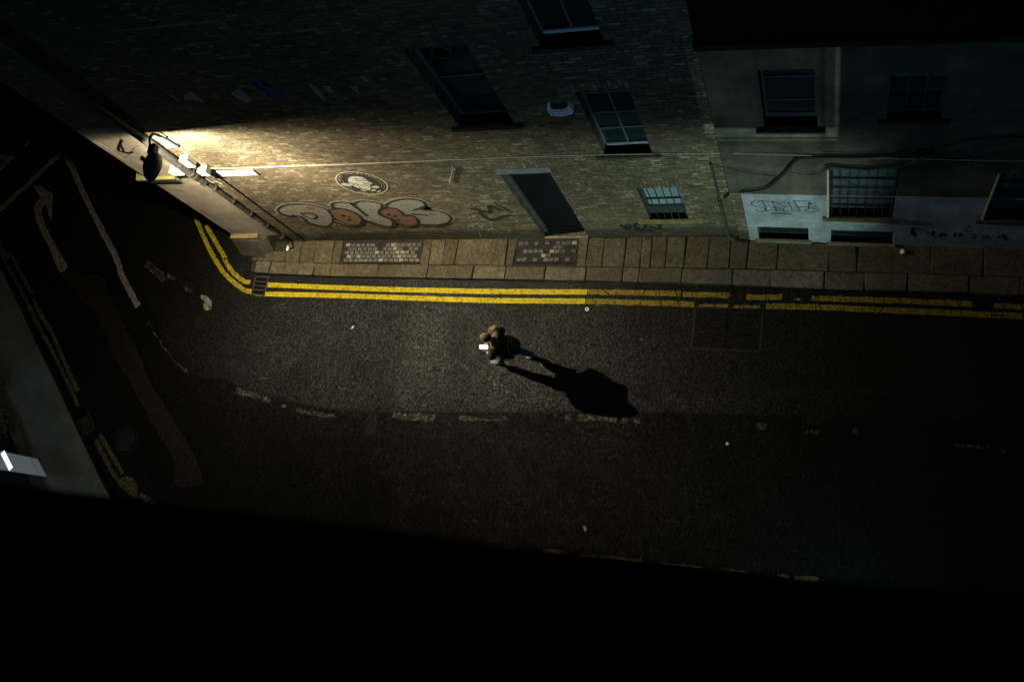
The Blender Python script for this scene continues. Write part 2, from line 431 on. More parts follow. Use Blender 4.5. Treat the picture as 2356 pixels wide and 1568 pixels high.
# ------------------------------------------------------------------ ground, roads, pavements
bm = B(); quad(bm, [(-60,-40,0),(60,-40,0),(60,60,0),(-60,60,0)])
tag(link('road', bm, MAT['asphalt_old']), 'rough old dark asphalt of the street', kind='structure')
c1k = crop(900, 1450, 1.3853)
def struct(name, bm, mat, label=None): return tag(link(name, bm, mat), label, kind='structure')
# smoother resurfaced area up to the worn centre line
bm = B()
ground_poly(bm, [(420,470),(300,560),(340,700),(420,850),(520,870),c1k(65,130),c1k(250,180),c1k(480,232),c1k(560,252),c1k(840,262),c1k(1400,268),(1500,946),(1850,958),(2400,968),(2700,990),(2700,500),(1500,500),(900,500),(470,440)], .004, n=2)
struct('road_patch', bm, MAT['asphalt_new'], 'smoother newer asphalt surface along the brick building')
a0 = crop(0, 1000, 2.2988); a5 = crop(0, 1500, 2.2988); a4 = crop(0, 400, 2.2988)
bm = B()
ground_poly(bm, [a0(590,215),a0(930,240),a0(1000,400),a0(1150,700),a0(1300,1000),a0(1400,1250),a5(1500,250),a5(1600,420),a5(1750,650),a5(1840,850),a5(1850,1000),a5(1600,1000),a5(1610,800),a5(1500,600),a5(1400,450),a5(1330,300),a5(1200,100),a0(1100,1050),a0(900,650),a0(780,500),a0(640,320)], .009, n=3, jit=.012)
struct('road_patch', bm, MAT['asphalt_band'], 'pale curved trench patch across the side street')
bm = B(); c = gp(a0(1825,680))
ground_poly(bm, [a0(1785,650),a0(1825,630),a0(1862,660),a0(1860,700),a0(1825,730),a0(1788,700)], .009)
ground_poly(bm, [c1k(785,310),c1k(805,272),c1k(835,275),c1k(845,320),c1k(830,385),c1k(795,398),c1k(778,360)], .009)
d1 = crop(2500, 1400, 1.475)
ground_poly(bm, [d1(90,220),d1(160,205),d1(205,240),d1(190,290),d1(110,290)], .009)
ground_poly(bm, [d1(1070,330),d1(1150,320),d1(1235,385),d1(1180,430),d1(1075,430)], .009, jit=.01)
struct('road_patch', bm, MAT['asphalt_disc'], 'small pale round repair patches in the asphalt')
# seams and trench joints
bm = B()
e2 = crop(2048, 900, 2.2988)
ground_ribbon(bm, [e2(485,735),e2(478,900),e2(462,1100),e2(455,1250),e2(450,1400),e2(430,1568)], .022, .0085, jit=.004)
ground_ribbon(bm, [c1k(120,150),c1k(330,205),c1k(520,245),c1k(640,262),c1k(900,268),c1k(1200,272),c1k(1700,274),c1k(1840,278)], .022, .0085, jit=.006)
ground_ribbon(bm, [a0(1950,540),a0(1985,700),a0(2010,860),a0(2035,1050)], .018, .0085, jit=.005)
ground_ribbon(bm, [a0(1860,985),a0(1960,1010),a0(2050,1060)], .045, .0085, jit=.01)
ground_ribbon(bm, [d1(200,210),d1(500,222),d1(900,238),d1(1060,242),d1(1700,262)], .045, .0085, jit=.02)
ground_ribbon(bm, [d1(1062,240),d1(1055,400),d1(1040,620)], .02, .0085, jit=.005)
ground_ribbon(bm, [a0(1110,900),a0(1300,1180),a0(1450,1400),a0(1530,1568)], .02, .0085, jit=.006)
struct('road_seam', bm, MAT['seam'], 'dark tar seams and cracks in the asphalt')

# yellow lines: (points, width, material)
f3 = crop(3072, 900, 2.2988); f9 = crop(900, 900, 2.2988)
bm = B()
ground_ribbon(bm, [f9(393,550),f9(1000,575),f9(1500,592),f9(2354,610),e2(350,615),e2(692,616)], .105, .013, jit=.0015)
ground_ribbon(bm, [f9(235,612),f9(290,628),f9(370,634),f9(1000,648),f9(1500,664),f9(2354,692),e2(350,699),e2(672,700)], .105, .013, jit=.0015)
struct('yellow_line', bm, MAT['yellow'], 'bright fresh double yellow line along the kerb')
bm = B()
ground_ribbon(bm, [a4(1790,1050),a4(1880,1270),a4(1960,1430),a4(2020,1530),f9(0,450),f9(100,540),f9(180,598),f9(235,612)], .105, .013, jit=.004)
ground_ribbon(bm, [a4(1895,1150),a4(2000,1330),a4(2070,1450),f9(0,320),f9(60,415),f9(120,475),f9(180,518),f9(238,525)], .10, .013, jit=.004)
struct('yellow_line', bm, MAT['yellow_mid'], 'speckled double yellow line curving round the corner')
bm = B()
ground_ribbon(bm, [e2(700,614),e2(1100,622),e2(1550,632)], .105, .013, jit=.007)
ground_ribbon(bm, [e2(1570,638),e2(1800,644),e2(2000,646)], .10, .013, jit=.012)
ground_ribbon(bm, [e2(2155,660),e2(2354,664),f3(130,660)], .10, .013, jit=.012)
ground_ribbon(bm, [f3(240,680),f3(300,680)], .04, .013, jit=.012)
ground_ribbon(bm, [f3(395,672),f3(760,682),f3(1000,690),f3(1500,710),f3(1880,727)], .10, .013, jit=.010)
ground_ribbon(bm, [f3(2080,742),f3(2354,754),f3(3000,785)], .10, .013, jit=.012)
ground_ribbon(bm, [e2(680,700),e2(1000,708),e2(1500,724),e2(1680,733)], .105, .013, jit=.010)
ground_ribbon(bm, [e2(1720,738),e2(1990,744)], .05, .013, jit=.010)
ground_ribbon(bm, [e2(2040,750),e2(2280,754)], .05, .013, jit=.010)
ground_ribbon(bm, [e2(2330,748),f3(100,748),f3(500,757),f3(1000,780),f3(1500,800),f3(1900,820),f3(2354,840),f3(3000,870)], .105, .013, jit=.006)
struct('yellow_line', bm, MAT['yellow_old'], 'old cracked and broken double yellow line')
bm = B()
ground_ribbon(bm, [(-30,540),(0,578),a0(80,170),a0(230,430),a0(330,640),a0(430,830),a0(600,1160),a0(725,1440)], .095, .0135, jit=.012)
ground_ribbon(bm, [(-20,505),a4(60,1450),a0(100,30),a0(200,230),a0(300,410)], .09, .0135, jit=.012)
ground_ribbon(bm, [a0(312,450),a0(370,580),a0(480,760),a0(620,1080),a0(722,1300)], .10, .0135, jit=.012)
ground_ribbon(bm, [a5(885,595),a5(980,780),a5(1030,880),a5(1095,965)], .10, .0135, jit=.012)
ground_ribbon(bm, [a5(922,545),a5(1000,680),a5(1060,780),a5(1132,905)], .10, .0135, jit=.012)
ground_poly(bm, [a5(1085,985),a5(1150,930),a5(1235,955),a5(1275,1040),a5(1250,1130),a5(1190,1090),a5(1130,1040)], .0135, jit=.012)
ground_ribbon(bm, [a5(1290,1095),a5(1370,1150)], .10, .0135, jit=.012)
ground_ribbon(bm, [a5(1385,1170),a5(1440,1190)], .07, .0135, jit=.02)
for pa, pb, wd in ((((1050,1248),(1190,1262),.05)),((1250,1266),(1300,1271),.07),((1335,1275),(1480,1290),.04),((1520,1295),(1620,1304),.025),((1660,1308),(1720,1314),.02),((1790,1322),(1815,1325),.04),((1828,1328),(1885,1332),.07)):
    ground_ribbon(bm, [pa, pb], wd, .0135, jit=.012)
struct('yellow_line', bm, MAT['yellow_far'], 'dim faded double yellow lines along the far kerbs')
# white markings
bm = B()
ground_ribbon(bm, [a4(590,490),a4(680,650),a4(760,840),a4(900,1120),a4(1070,1450),a0(1120,220),a0(1220,420),a0(1275,520)], .15, .0135, jit=.011)
ground_ribbon(bm, [a4(575,500),a4(430,610),a4(280,760),a4(100,920),a4(-40,1050)], .15, .0135, jit=.013)
ground_ribbon(bm, [a4(235,430),a4(330,310),a4(430,200)], .10, .0135, jit=.013)
ground_poly(bm, [a4(-40,500),a4(60,505),a4(150,520),a4(90,580),a4(0,665),a4(-40,690),a4(-20,600),a4(60,560),a4(0,540)], .0135, n=1)
struct('white_line', bm, MAT['white'], 'white boundary line with a sharp corner in the side street')
bm = B()
ground_poly(bm, [a4(315,785),a4(390,800),a4(430,830),a4(488,860),a4(485,960),a4(480,1100),a4(465,1085),a4(440,1020),a4(425,960),a4(400,980),a4(385,1010),a4(400,1090),a4(430,1170),a4(480,1270),a4(540,1380),a4(590,1460),a4(625,1535),a4(560,1595),a4(510,1500),a4(470,1380),a4(420,1290),a4(370,1190),a4(330,1100),a4(315,1020),a4(330,960),a4(370,910),a4(362,870),a4(330,820)], .0135, n=2, jit=.004)
struct('turn_arrow', bm, MAT['white'], 'worn white bent turn arrow painted in the side street')
bm = B()
for pts, wd in (([a0(1340,130),a0(1430,190),a0(1520,275)], .17), ([a0(1540,230),a0(1620,275)], .10), ([a0(1695,345),a0(1770,380)], .09),
                ([a0(1370,650),a0(1400,720),a0(1480,850),a0(1550,950),a0(1640,1050),a0(1740,1135)], .045), ([a0(1360,660),a0(1385,670)], .12),
                ([c1k(62,152),c1k(130,172),c1k(255,208)], .12), ([c1k(312,240),c1k(340,243)], .06), ([c1k(400,262),c1k(470,280),c1k(610,296)], .08), ([c1k(480,272),c1k(545,288)], .10),
                ([c1k(930,290),c1k(1040,300),c1k(1165,310)], .13), ([c1k(1295,303),c1k(1400,314)], .07), ([c1k(1400,316),c1k(1560,318)], .04), ([c1k(1545,295),c1k(1560,318)], .06),
                ([c1k(1893,290),c1k(1905,320)], .10), ([c1k(1960,300),c1k(2080,308),c1k(2170,318)], .11), ([c1k(2200,312),c1k(2230,335)], .10), ([c1k(2268,310),c1k(2290,340)], .10),
                ([d1(775,440),d1(835,455)], .12), ([d1(1060,490),d1(1145,485)], .06), ([d1(1340,470),d1(1380,490)], .08), ([d1(1940,562),d1(2060,570),d1(2150,568)], .05), ([d1(2220,600),d1(2265,590)], .08)):
    ground_ribbon(bm, pts, wd, .0135, jit=.02)
struct('white_line', bm, MAT['white_worn'], 'almost worn away white dashes along the middle of the street')
bm = B()
ground_poly(bm, [a0(1850,415),a0(1880,418),a0(1925,440),a0(1945,470),a0(1950,520),a0(1940,548),a0(1890,555),a0(1872,510),a0(1885,470),a0(1855,450)], .0135, n=2, jit=.006)
struct('white_line', bm, MAT['white'], 'solid remaining blob of white road paint')

# ---- pavement in front of the buildings: flags and kerb stones
def yfront(x):
    pts = [(-12.3,6.0),(-11.86,5.98),(-9.93,5.905),(-7.65,5.873),(-4.57,5.829),(-1.65,5.773),(.55,5.689),(2.94,5.60),(12,5.2)]
    pts = [(a, b-.015) for a, b in pts]
    for (xa, ya), (xb, yb) in zip(pts, pts[1:]):
        if x <= xb: return ya+(yb-ya)*(x-xa)/(xb-xa)
    return pts[-1][1]
def yin(x): return yfront(x)+.285+.004*max(0, x+5)
def yback(x):
    if x < W2.o.x: return Y0-.004
    return W2.o.y+W2.d.y/W2.d.x*(x-W2.o.x)-.004
def X(px, py, h=PAV): return gp((px, py), h).x
kerbx = [X(p, 626) for p in (577,618,684,721,760,869,983,1087,1162.6,1253,1347,1432,1469.5,1568,1685,1774,1897,1989,2088.5,2230,2345)]+[4.0,5.1,6.1,7.3,8.5]
tt = B()
def slab(x0, x1, ya, yb, gap, top, skew=0.0, hgt=.2):
    x0 += gap/2; x1 -= gap/2
    t = B()
    j = lambda: random.uniform(-.012, .012)
    dz = random.uniform(-.005, .005)
    a, b, c_, d_ = (x0+j(), ya(x0)+gap/2), (x1+j(), ya(x1)+gap/2), (x1+skew+j(), yb(x1)-gap/2+j()), (x0+skew+j(), yb(x0)-gap/2+j())
    z0 = top-hgt; z1 = top+dz
    hexa(t, [(*a,z0),(*b,z0),(*c_,z0),(*d_,z0),(*a,z1+j()/3),(*b,z1+j()/3),(*c_,z1+j()/3),(*d_,z1+j()/3)])
    bmesh.ops.bevel(t, geom=t.edges[:], offset=random.uniform(.014,.026), segments=2, affect='EDGES', profile=.5)
    return t
for i, (xa, xb) in enumerate(zip(kerbx, kerbx[1:])):
    t = slab(xa, xb, yfront, yin, .014, PAV, skew=random.uniform(.0, .02))
    if i == 0:
        for v in t.verts:                      # the end stone is rounded off
            if v.co.x < xa+.08: v.co.x += .10*abs((v.co.y-(yfront(xa)+.15))/.15)
    merge(tt, t)
struct('kerb', tt, MAT['kerb'], 'worn granite kerb stones')
flagx = [(581,608),(608,657),(657,690),(690,724),(724,765),(765,786),(967,988),(988,1019.5),(1019.5,1049),(1049,1164),(1164,1184),(1328,1350.7),(1350.7,1387),(1387,1437),(1437,1473),(1473,1497),(1497,1532),(1532,1576),(1576,1628),(1628,1678.5),(1678.5,1719.8),(1719.8,1787),(1787,1908),(1908,1971),(1971,2140),(2140,2261),(2261,2380)]
tt = B(); fx = [(X(a, 585), X(b, 585)) for a, b in flagx]; xe = fx[-1][1]
while xe < 9: fx.append((xe, xe+1.0)); xe += 1.0
for i, (xa, xb) in enumerate(fx):
    yb = yback
    if i == 0: yb = lambda x: 6.32
    if i == 1: yb = lambda x: 6.46
    merge(tt, slab(xa, xb, yin, yb, .012, PAV-.003, skew=random.uniform(-.01, .03)))
struct('pavement', tt, MAT['flag'], 'narrow pavement of uneven brown flagstones')
bm = B()
xs = [-11.95+i*.5 for i in range(44)]
for xa, xb in zip(xs, xs[1:]):
    quad(bm, [(xa,yfront(xa)+.03,.082),(xb,yfront(xb)+.03,.082),(xb,yback(xb)+.3,.082),(xa,yback(xa)+.3,.082)])
struct('pavement_bed', bm, MAT['bed'], 'dark dirt in the joints of the pavement')

# ---- pavement lights (iron frames with glass blocks)
def pavement_light(x0, x1, nx, label, prob):
    ya, yb = 6.155, 6.655
    o = thing('pavement_light', ((x0+x1)/2, (ya+yb)/2, PAV), label, 'pavement light', 'glass block pavement lights')
    bm = B(); box(bm, (x0, ya, .03), (x1, yb, PAV-.006), .004)
    for k in range(int((x1-x0)/.022)): box(bm, (x0+.02+k*.022, ya+.012, PAV-.006), (x0+.032+k*.022, ya+.035, PAV+.002))
    link('frame', bm, simple('black_iron', (.014,.012,.010), .8, .0, var=.5, sc=20), o)
    rnd = random.Random(int(abs(x0*100)))
    kinds = [('glass_block', (.06,.055,.045)), ('glass_block', (.17,.16,.11)), ('glass_block', (.062,.066,.058)), ('glass_block', (.085,.072,.058))]
    cx = (x1-x0-.06)/nx; cy = (yb-ya-.075)/5
    bms = [B() for _ in kinds]
    for r in range(5):
        for k in range(nx):
            if rnd.random() > prob: continue
            q = rnd.random(); ki = 0 if q < .45 else 1 if q < .56 else 2 if q < .82 else 3
            ox = x0+.03+k*cx+(cx*.5 if r % 2 else 0); oy = ya+.05+r*cy
            if ox+cx*.9 > x1-.02: continue
            e = rnd.uniform(-.008, .008)
            box(bms[ki], (ox+.006, oy+.006, PAV-.012), (ox+cx-.008, oy+cy-.008, PAV+.004+e), .007)
    for (nm, col), b_ in zip(kinds, bms):
        link(nm, b_, simple('block_glass', col, .25, var=.5, sc=30, bump=.003), o)
pavement_light(X(786,606), X(967,606), 15, 'long cast iron pavement light with many chipped glass blocks', .93)
pavement_light(X(1184,606), X(1327,606), 11, 'shorter cast iron pavement light with missing glass blocks before the dark door', .62)

# ---- gullies and manhole covers
def gully(c_, ang, label, sx=.40, sy=.40, nb=4):
    o = thing('drain_gully', (c_.x, c_.y, .014), label, 'drain', None)
    R = Matrix.Translation((c_.x, c_.y, 0)) @ Matrix.Rotation(ang, 4, 'Z')
    def bb(bm, a, b, bev=.003):
        t = B(); box(t, a, b, bev); t.transform(R); merge(bm, t)
    bm = B(); e = .035
    bb(bm, (-sx/2,-sy/2,-.05),(sx/2,-sy/2+e,.020)); bb(bm, (-sx/2,sy/2-e,-.05),(sx/2,sy/2,.020))
    bb(bm, (-sx/2,-sy/2+e,-.05),(-sx/2+e,sy/2-e,.0198)); bb(bm, (sx/2-e,-sy/2+e,-.05),(sx/2,sy/2-e,.0198))
    link('frame', bm, MAT['iron'], o)
    bm = B(); bb(bm, (-sx/2+e,-sy/2+e,-.01),(sx/2-e,sy/2-e,.0145), 0); link('pit', bm, simple('pit_shade', (.0015,.0015,.0015), 1.0), o)  # near-black block stands for the shade inside the gully
    bm = B(); st = (sy-2*e)/nb
    for k in range(1, nb): bb(bm, (-sx/2+e,-sy/2+e+k*st-.013,-.0),(sx/2-e,-sy/2+e+k*st+.013,.0205))
    link('grating_bar', bm, MAT['iron'], o)
gully(gp(f9(325,560)), math.radians(-4), 'square iron drain gully set across the fresh yellow lines', .36, .44, 4)
gully(gp(a5(795,465)), math.radians(-52), 'dim iron drain gully at the kerb of the side street', .42, .34, 6)
o = thing('manhole_cover', (-1.8, 4.98, .012), 'large rectangular dark manhole cover beside the old yellow lines', 'manhole cover')
p0, p1, p2, p3 = [gp(q).xy for q in ((1600,708),(1755,710),(1748,808),(1592,800))]
bm = B()
for a, b in ((p0,p1),(p1,p2),(p2,p3),(p3,p0)):
    for qd in ribbon2([a.copy(), b.copy()], .05): quad(bm, [(v.x, v.y, .0125) for v in qd])
link('frame', bm, simple('concrete_rim', (.021,.0195,.017), .8, var=.3), o)
bm = B()
for r in range(6):
    for c_ in range(2):
        u0, u1 = c_/2+.01, (c_+1)/2-.01; v0, v1 = r/6+.012, (r+1)/6-.012
        pt = lambda u, v: (p0.lerp(p1, u)).lerp(p3.lerp(p2, u), v)
        q4 = [pt(u0,v1),pt(u1,v1),pt(u1,v0),pt(u0,v0)]
        t = B(); hexa(t, [(q.x,q.y,.004) for q in q4]+[(q.x,q.y,.016) for q in q4])
        bmesh.ops.bevel(t, geom=t.edges[:], offset=.004, segments=1, affect='EDGES'); merge(bm, t)
link('cover_plate', bm, asphalt('cover_fill', (.0085,.0074,.0064), gl=1.0), o)
o = thing('manhole_cover', (*gp(a5(1160,600)).xy, .012), 'round dark manhole cover in the side street', 'manhole cover')
cc = gp(a5(1160,600)); bm = B()
for r_, w_ in ((.30,.03),(.24,.015)):
    for qd in ribbon2([Vector((cc.x+r_*math.cos(k*math.pi/20), cc.y+r_*math.sin(k*math.pi/20))) for k in range(40)], w_, True): quad(bm, [(v.x,v.y,.0125) for v in qd])
link('rim', bm, MAT['black'], o)
bm = B(); t = B(); bmesh.ops.create_cone(t, cap_ends=True, segments=40, radius1=.225, radius2=.225, depth=.012); t.transform(Matrix.Translation((cc.x,cc.y,.006))); merge(bm, t)
link('lid', bm, MAT['black'], o)

# ---- side street pavement
bm = B()
edgeR = [gp(q).xy for q in ((-60,490),(0,617),(25,666),(45,706),(85,794),(120,863),(175,983),(230,1100),(300,1235))]
edgeL = [gp(q).xy for q in ((-160,520),(-90,680),(-70,730),(-50,770),(-15,830),(0,870),(50,968),(113,1118),(170,1240))]
for i in range(len(edgeR)-1):
    a, b, c_, d_ = edgeL[i], edgeL[i+1], edgeR[i+1], edgeR[i]
    hexa(bm, [(a.x,a.y,-.05),(b.x,b.y,-.05),(c_.x,c_.y,-.05),(d_.x,d_.y,-.05),(a.x,a.y,.11),(b.x,b.y,.11),(c_.x,c_.y,.11),(d_.x,d_.y,.11)])
struct('pavement', bm, render_mat('grey_pavement', (.105,.115,.115), (.06,.065,.045), 1.2, .8), 'grey green side street pavement')
bm = B()
for qd in ribbon2(edgeR, .16): quad(bm, [(v.x, v.y, .006) for v in qd])  # even dark strip along the pavement edge
struct('gutter', bm, MAT['seam'], 'dark gutter strip of the side street')

# ------------------------------------------------------------------ walls with openings
def wall_mesh(bm, W, a0, a1, z0, z1, holes, depth=.35, out=0.0):
    A = sorted(set([a0, a1]+[min(max(h[i], a0), a1) for h in holes for i in (0, 1)]))
    Z = sorted(set([z0, z1]+[min(max(h[i], z0), z1) for h in holes for i in (2, 3)]))
    # subdivide long cells lightly
    for xa, xb in zip(A, A[1:]):
        for za, zb in zip(Z, Z[1:]):
            mx, mz = (xa+xb)/2, (za+zb)/2
            if any(h[0] < mx < h[1] and h[2] < mz < h[3] for h in holes): continue
            quad(bm, [W.P(xa,za,out),W.P(xb,za,out),W.P(xb,zb,out),W.P(xa,zb,out)])
    for h in holes:
        b0, b1, y0_, y1_ = max(h[0],a0), min(h[1],a1), max(h[2],z0), min(h[3],z1)
        if b0 >= b1 or y0_ >= y1_: continue
        i_ = out-depth
        quad(bm, [W.P(b0,y0_,out),W.P(b0,y1_,out),W.P(b0,y1_,i_),W.P(b0,y0_,i_)])
        quad(bm, [W.P(b1,y0_,i_),W.P(b1,y1_,i_),W.P(b1,y1_,out),W.P(b1,y0_,out)])
        if h[3] <= z1: quad(bm, [W.P(b0,y1_,out),W.P(b1,y1_,out),W.P(b1,y1_,i_),W.P(b0,y1_,i_)])
        if h[2] >= z0: quad(bm, [W.P(b0,y0_,i_),W.P(b1,y0_,i_),W.P(b1,y0_,out),W.P(b0,y0_,out)])

def window(parent, W, h, rec, frame_m, glass_m, rails=(), mull=(), fw=.045, blind=None, bottom=None, sill=None, sill_m=None, name='window'):
    a0, a1, z0, z1 = h
    bm = B()
    wbox(bm, W, a0, a0+fw, z0, z1, -rec-.05, -rec+.0); wbox(bm, W, a1-fw, a1, z0, z1, -rec-.05, -rec+.0)
    wbox(bm, W, a0+fw, a1-fw, z1-fw, z1, -rec-.05, -rec-.002); wbox(bm, W, a0+fw, a1-fw, z0, z0+(bottom or fw), -rec-.05, -rec+.004)
    for r in rails: wbox(bm, W, a0+fw, a1-fw, z0+(z1-z0)*r-.02, z0+(z1-z0)*r+.02, -rec-.048, -rec-.004)
    for m_ in mull: wbox(bm, W, a0+(a1-a0)*m_-.014, a0+(a1-a0)*m_+.014, z0+fw, z1-fw, -rec-.046, -rec-.006)
    f = link(name, bm, frame_m, parent)
    bm = B(); quad(bm, [W.P(a0+fw,z0+fw,-rec-.03),W.P(a1-fw,z0+fw,-rec-.03),W.P(a1-fw,z1-fw,-rec-.03),W.P(a0+fw,z1-fw,-rec-.03)])
    link('glass', bm, glass_m, f)
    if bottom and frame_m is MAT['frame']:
        bm = B(); wbox(bm, W, a0+fw, a1-fw, z0+.004, z0+bottom-.02, -rec+.004, -rec+.012); link('bottom_rail_highlight', bm, MAT['rail_lit'], f)  # paler strip: light falling on the bottom rail is put into its colour
    if blind:
        bz0, bz1, bmm = blind; bm = B(); quad(bm, [W.P(a0+fw,bz0,-rec-.12),W.P(a1-fw,bz0,-rec-.12),W.P(a1-fw,bz1,-rec-.12),W.P(a0+fw,bz1,-rec-.12)])
        link('blind', bm, bmm, f)
    if sill:
        bm = B(); wbox(bm, W, a0-sill[0], a1+sill[0], z0-sill[1], z0, -rec-.001, sill[2], .006); link('sill', bm, sill_m, f)
    return f

# ---- brick building
XB = -1.70; XC = -12.30
o = brick = thing('brick_building', ((XB+XC)/2, Y0, PAV), 'tall soot-darkened brick building with silver graffiti letters on its wall', 'building')
hm = (-5.47, -4.58, 4.60, 6.68); hr = (-3.46, -2.71, 3.46, 5.36); ht = (-3.62, -2.80, 6.50, 8.50)
hd = (-5.38, -4.50, .16, 3.05); hb = (-3.19, -2.49, .90, 2.22)
holes = [hm, hr, ht, hd, hb]
bm = B(); wall_mesh(bm, W1, -11.16, XB, .03, 13.0, holes)
quad(bm, [(XB,Y0,.03),(XB,Y0+9,.03),(XB,Y0+9,13),(XB,Y0,13)])
link('brick_wall', bm, MAT['brick'], o)
bm = B(); wall_mesh(bm, W1, XC, -11.16, .45, 5.15, [], out=.0)
quad(bm, [(XC,Y0,.45),(XC,Y0,13),(XC-3.2,Y0+9,13),(XC-3.2,Y0+9,.45)])
link('corner_wall', bm, MAT['corner'], o)
bm = B(); wall_mesh(bm, W1, XC, -11.16, 5.15, 13.0, []); link('brick_wall', bm, MAT['brick'], o)  # darker brick set above the lamp's cutoff to keep this stretch in shade
bm = B()     # plinth with its ochre stone sill under the corner wall
t = [gp(q, 0).xy for q in ((553,567),(600,570),(631,562),(634,553))]
hexa(bm, [(XC-.02,6.42,0),(-11.72,6.33,0),(-11.45,6.40,0),(-11.45,6.72,0),(XC-.02,6.60,.44),(-11.72,6.55,.44),(-11.45,6.64,.44),(-11.45,6.72,.44)])
wbox(bm, W1, XC, -11.161, 0, .45, -.3, .012)
link('plinth', bm, MAT['corner_low'], o)
bm = B(); wbox(bm, W1, XC-.01, -11.66, .45, .53, 0, .10, .008); wbox(bm, W1, -11.655, -11.60, .45, .58, 0, .12, .006)
link('plinth_cap', bm, MAT['ochre'], o)
bm = B(); quad(bm, [(XC,Y0+.01,13),(XB,Y0+.01,13),(XB,Y0+9,13),(XC-3.2,Y0+9,13)]); quad(bm, [(XC-3.2,Y0+9,0),(XB,Y0+9,0),(XB,Y0+9,13),(XC-3.2,Y0+9,13)])
link('roof', bm, MAT['slate'], o)
# flat arches
for (h, n_) in ((hm, 'arch'), (hr, 'arch'), (hb, 'arch'), (hd, 'arch'), (ht, 'arch')):
    if h is hd: continue
    bm = B(); a0_, a1_, z_ = h[0]-.02, h[1]+.02, h[3]
    quad(bm, [W1.P(a0_, z_, .003), W1.P(a1_, z_, .003), W1.P(a1_+.14, z_+.24, .003), W1.P(a0_-.14, z_+.24, .003)])
    link('brick_arch', bm, MAT['soldier'], o)
bm = B(); quad(bm, [W1.P(-5.40,3.12,.003), W1.P(-4.48,3.12,.003), W1.P(-4.40,3.36,.003), W1.P(-5.50,3.36,.003)]); link('brick_arch', bm, MAT['soldier'], o)
bm = B(); wbox(bm, W1, -5.42, -4.46, 2.93, 3.11, -.29, .012, .004); link('lintel', bm, MAT['lintel'], o)
w1_ = window(o, W1, hm, .20, MAT['frame'], MAT['glass'], rails=(.5,), sill=(.12,.09,.06), sill_m=MAT['stonedark'])
# round extractor fan in the upper pane
bm = B(); c_ = W1.at(crop(1550,100,3.92)(850,370), -.1); fan = W1.P(c_[0], c_[1], -.12)
t = B(); bmesh.ops.create_cone(t, cap_ends=False, segments=28, radius1=.13, radius2=.13, depth=.16); t.transform(Matrix.Translation(fan) @ Matrix.Rotation(math.pi/2, 4, 'X')); merge(bm, t)
fo = link('extractor_fan', bm, MAT['frame'], w1_)
bm = B()
for k in range(-5, 6):
    hw = math.sqrt(max(0, .125**2-(k*.023)**2)); p = fan+Vector((0, -.07, 0))
    tube(bm, [p+Vector((-hw,0,k*.023)), p+Vector((hw,0,k*.023))], .003, 5); tube(bm, [p+Vector((k*.023,0,-hw)), p+Vector((k*.023,0,hw))], .003, 5)
t = B(); bmesh.ops.create_circle(t, cap_ends=True, segments=28, radius=.126); t.transform(Matrix.Translation(fan+Vector((0,-.03,0))) @ Matrix.Rotation(math.pi/2, 4, 'X')); merge(bm, t)
link('fan_grille', bm, MAT['black'], w1_)
bm = B(); tube(bm, [fan+Vector((.13*math.cos(k*math.pi/14), -.08, .13*math.sin(k*math.pi/14))) for k in range(29)], .008, 6, False); link('fan_rim', bm, MAT['frame'], w1_)
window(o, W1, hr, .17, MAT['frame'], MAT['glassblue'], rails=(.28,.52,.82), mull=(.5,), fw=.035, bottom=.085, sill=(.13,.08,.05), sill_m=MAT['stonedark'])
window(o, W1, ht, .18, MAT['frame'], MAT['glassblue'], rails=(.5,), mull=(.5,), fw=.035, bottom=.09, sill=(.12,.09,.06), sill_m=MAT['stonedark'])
wb = window(o, W1, hb, .13, MAT['framedark'], glass_mat('pale_blue_glass', (.20,.27,.31), .3), rails=(.45,), mull=(), fw=.04, bottom=.30, name='barred_window')  # opaque pale blue pane
bm = B()
for k in range(6):
    a = hb[0]+.03+k*(hb[1]-hb[0]-.06)/5.0; tube(bm, [W1.P(a,hb[2]+.02,-.02), W1.P(a,hb[3]-.01,-.02)], .009, 6)
tube(bm, [W1.P(hb[0],1.50,-.02), W1.P(hb[1],1.50,-.02)], .012, 6)
link('window_bar', bm, MAT['bar'], wb)
bm = B(); wbox(bm, W1, hb[0]-.22, hb[1]+.24, hb[2]-.15, hb[2], -.13, .03, .006); link('sill', bm, simple('olive_sill', (.17,.15,.06), .8, var=.4, bump=.004), wb)
# recessed dark door with plastered jamb, stone threshold
bm = B()
quad(bm, [W1.P(-5.38,.16,-.001),W1.P(-5.38,2.93,-.001),W1.P(-5.375,2.93,-.29),W1.P(-5.375,.16,-.29)])
wbox(bm, W1, -5.376, -5.33, .16, 2.92, -.16, -.10)
link('door_jamb', bm, MAT['jamb'], o)
bm = B(); wbox(bm, W1, -5.33, -4.50, .14, 2.93, -.30, -.17)
for k in range(6): wbox(bm, W1, -5.30, -4.53, .25+k*.44, .62+k*.44, -.17, -.1665)
dr = link('door', bm, MAT['door'], o)
bm = B(); wbox(bm, W1, -5.33, -4.5, .25, .28, -.165, -.14); link('kick_rail', bm, MAT['iron'], dr)
bm = B(); wbox(bm, W1, -5.37, -4.50, .0, .158, -.29, .03, .006); link('door_step', bm, MAT['stone'], o)

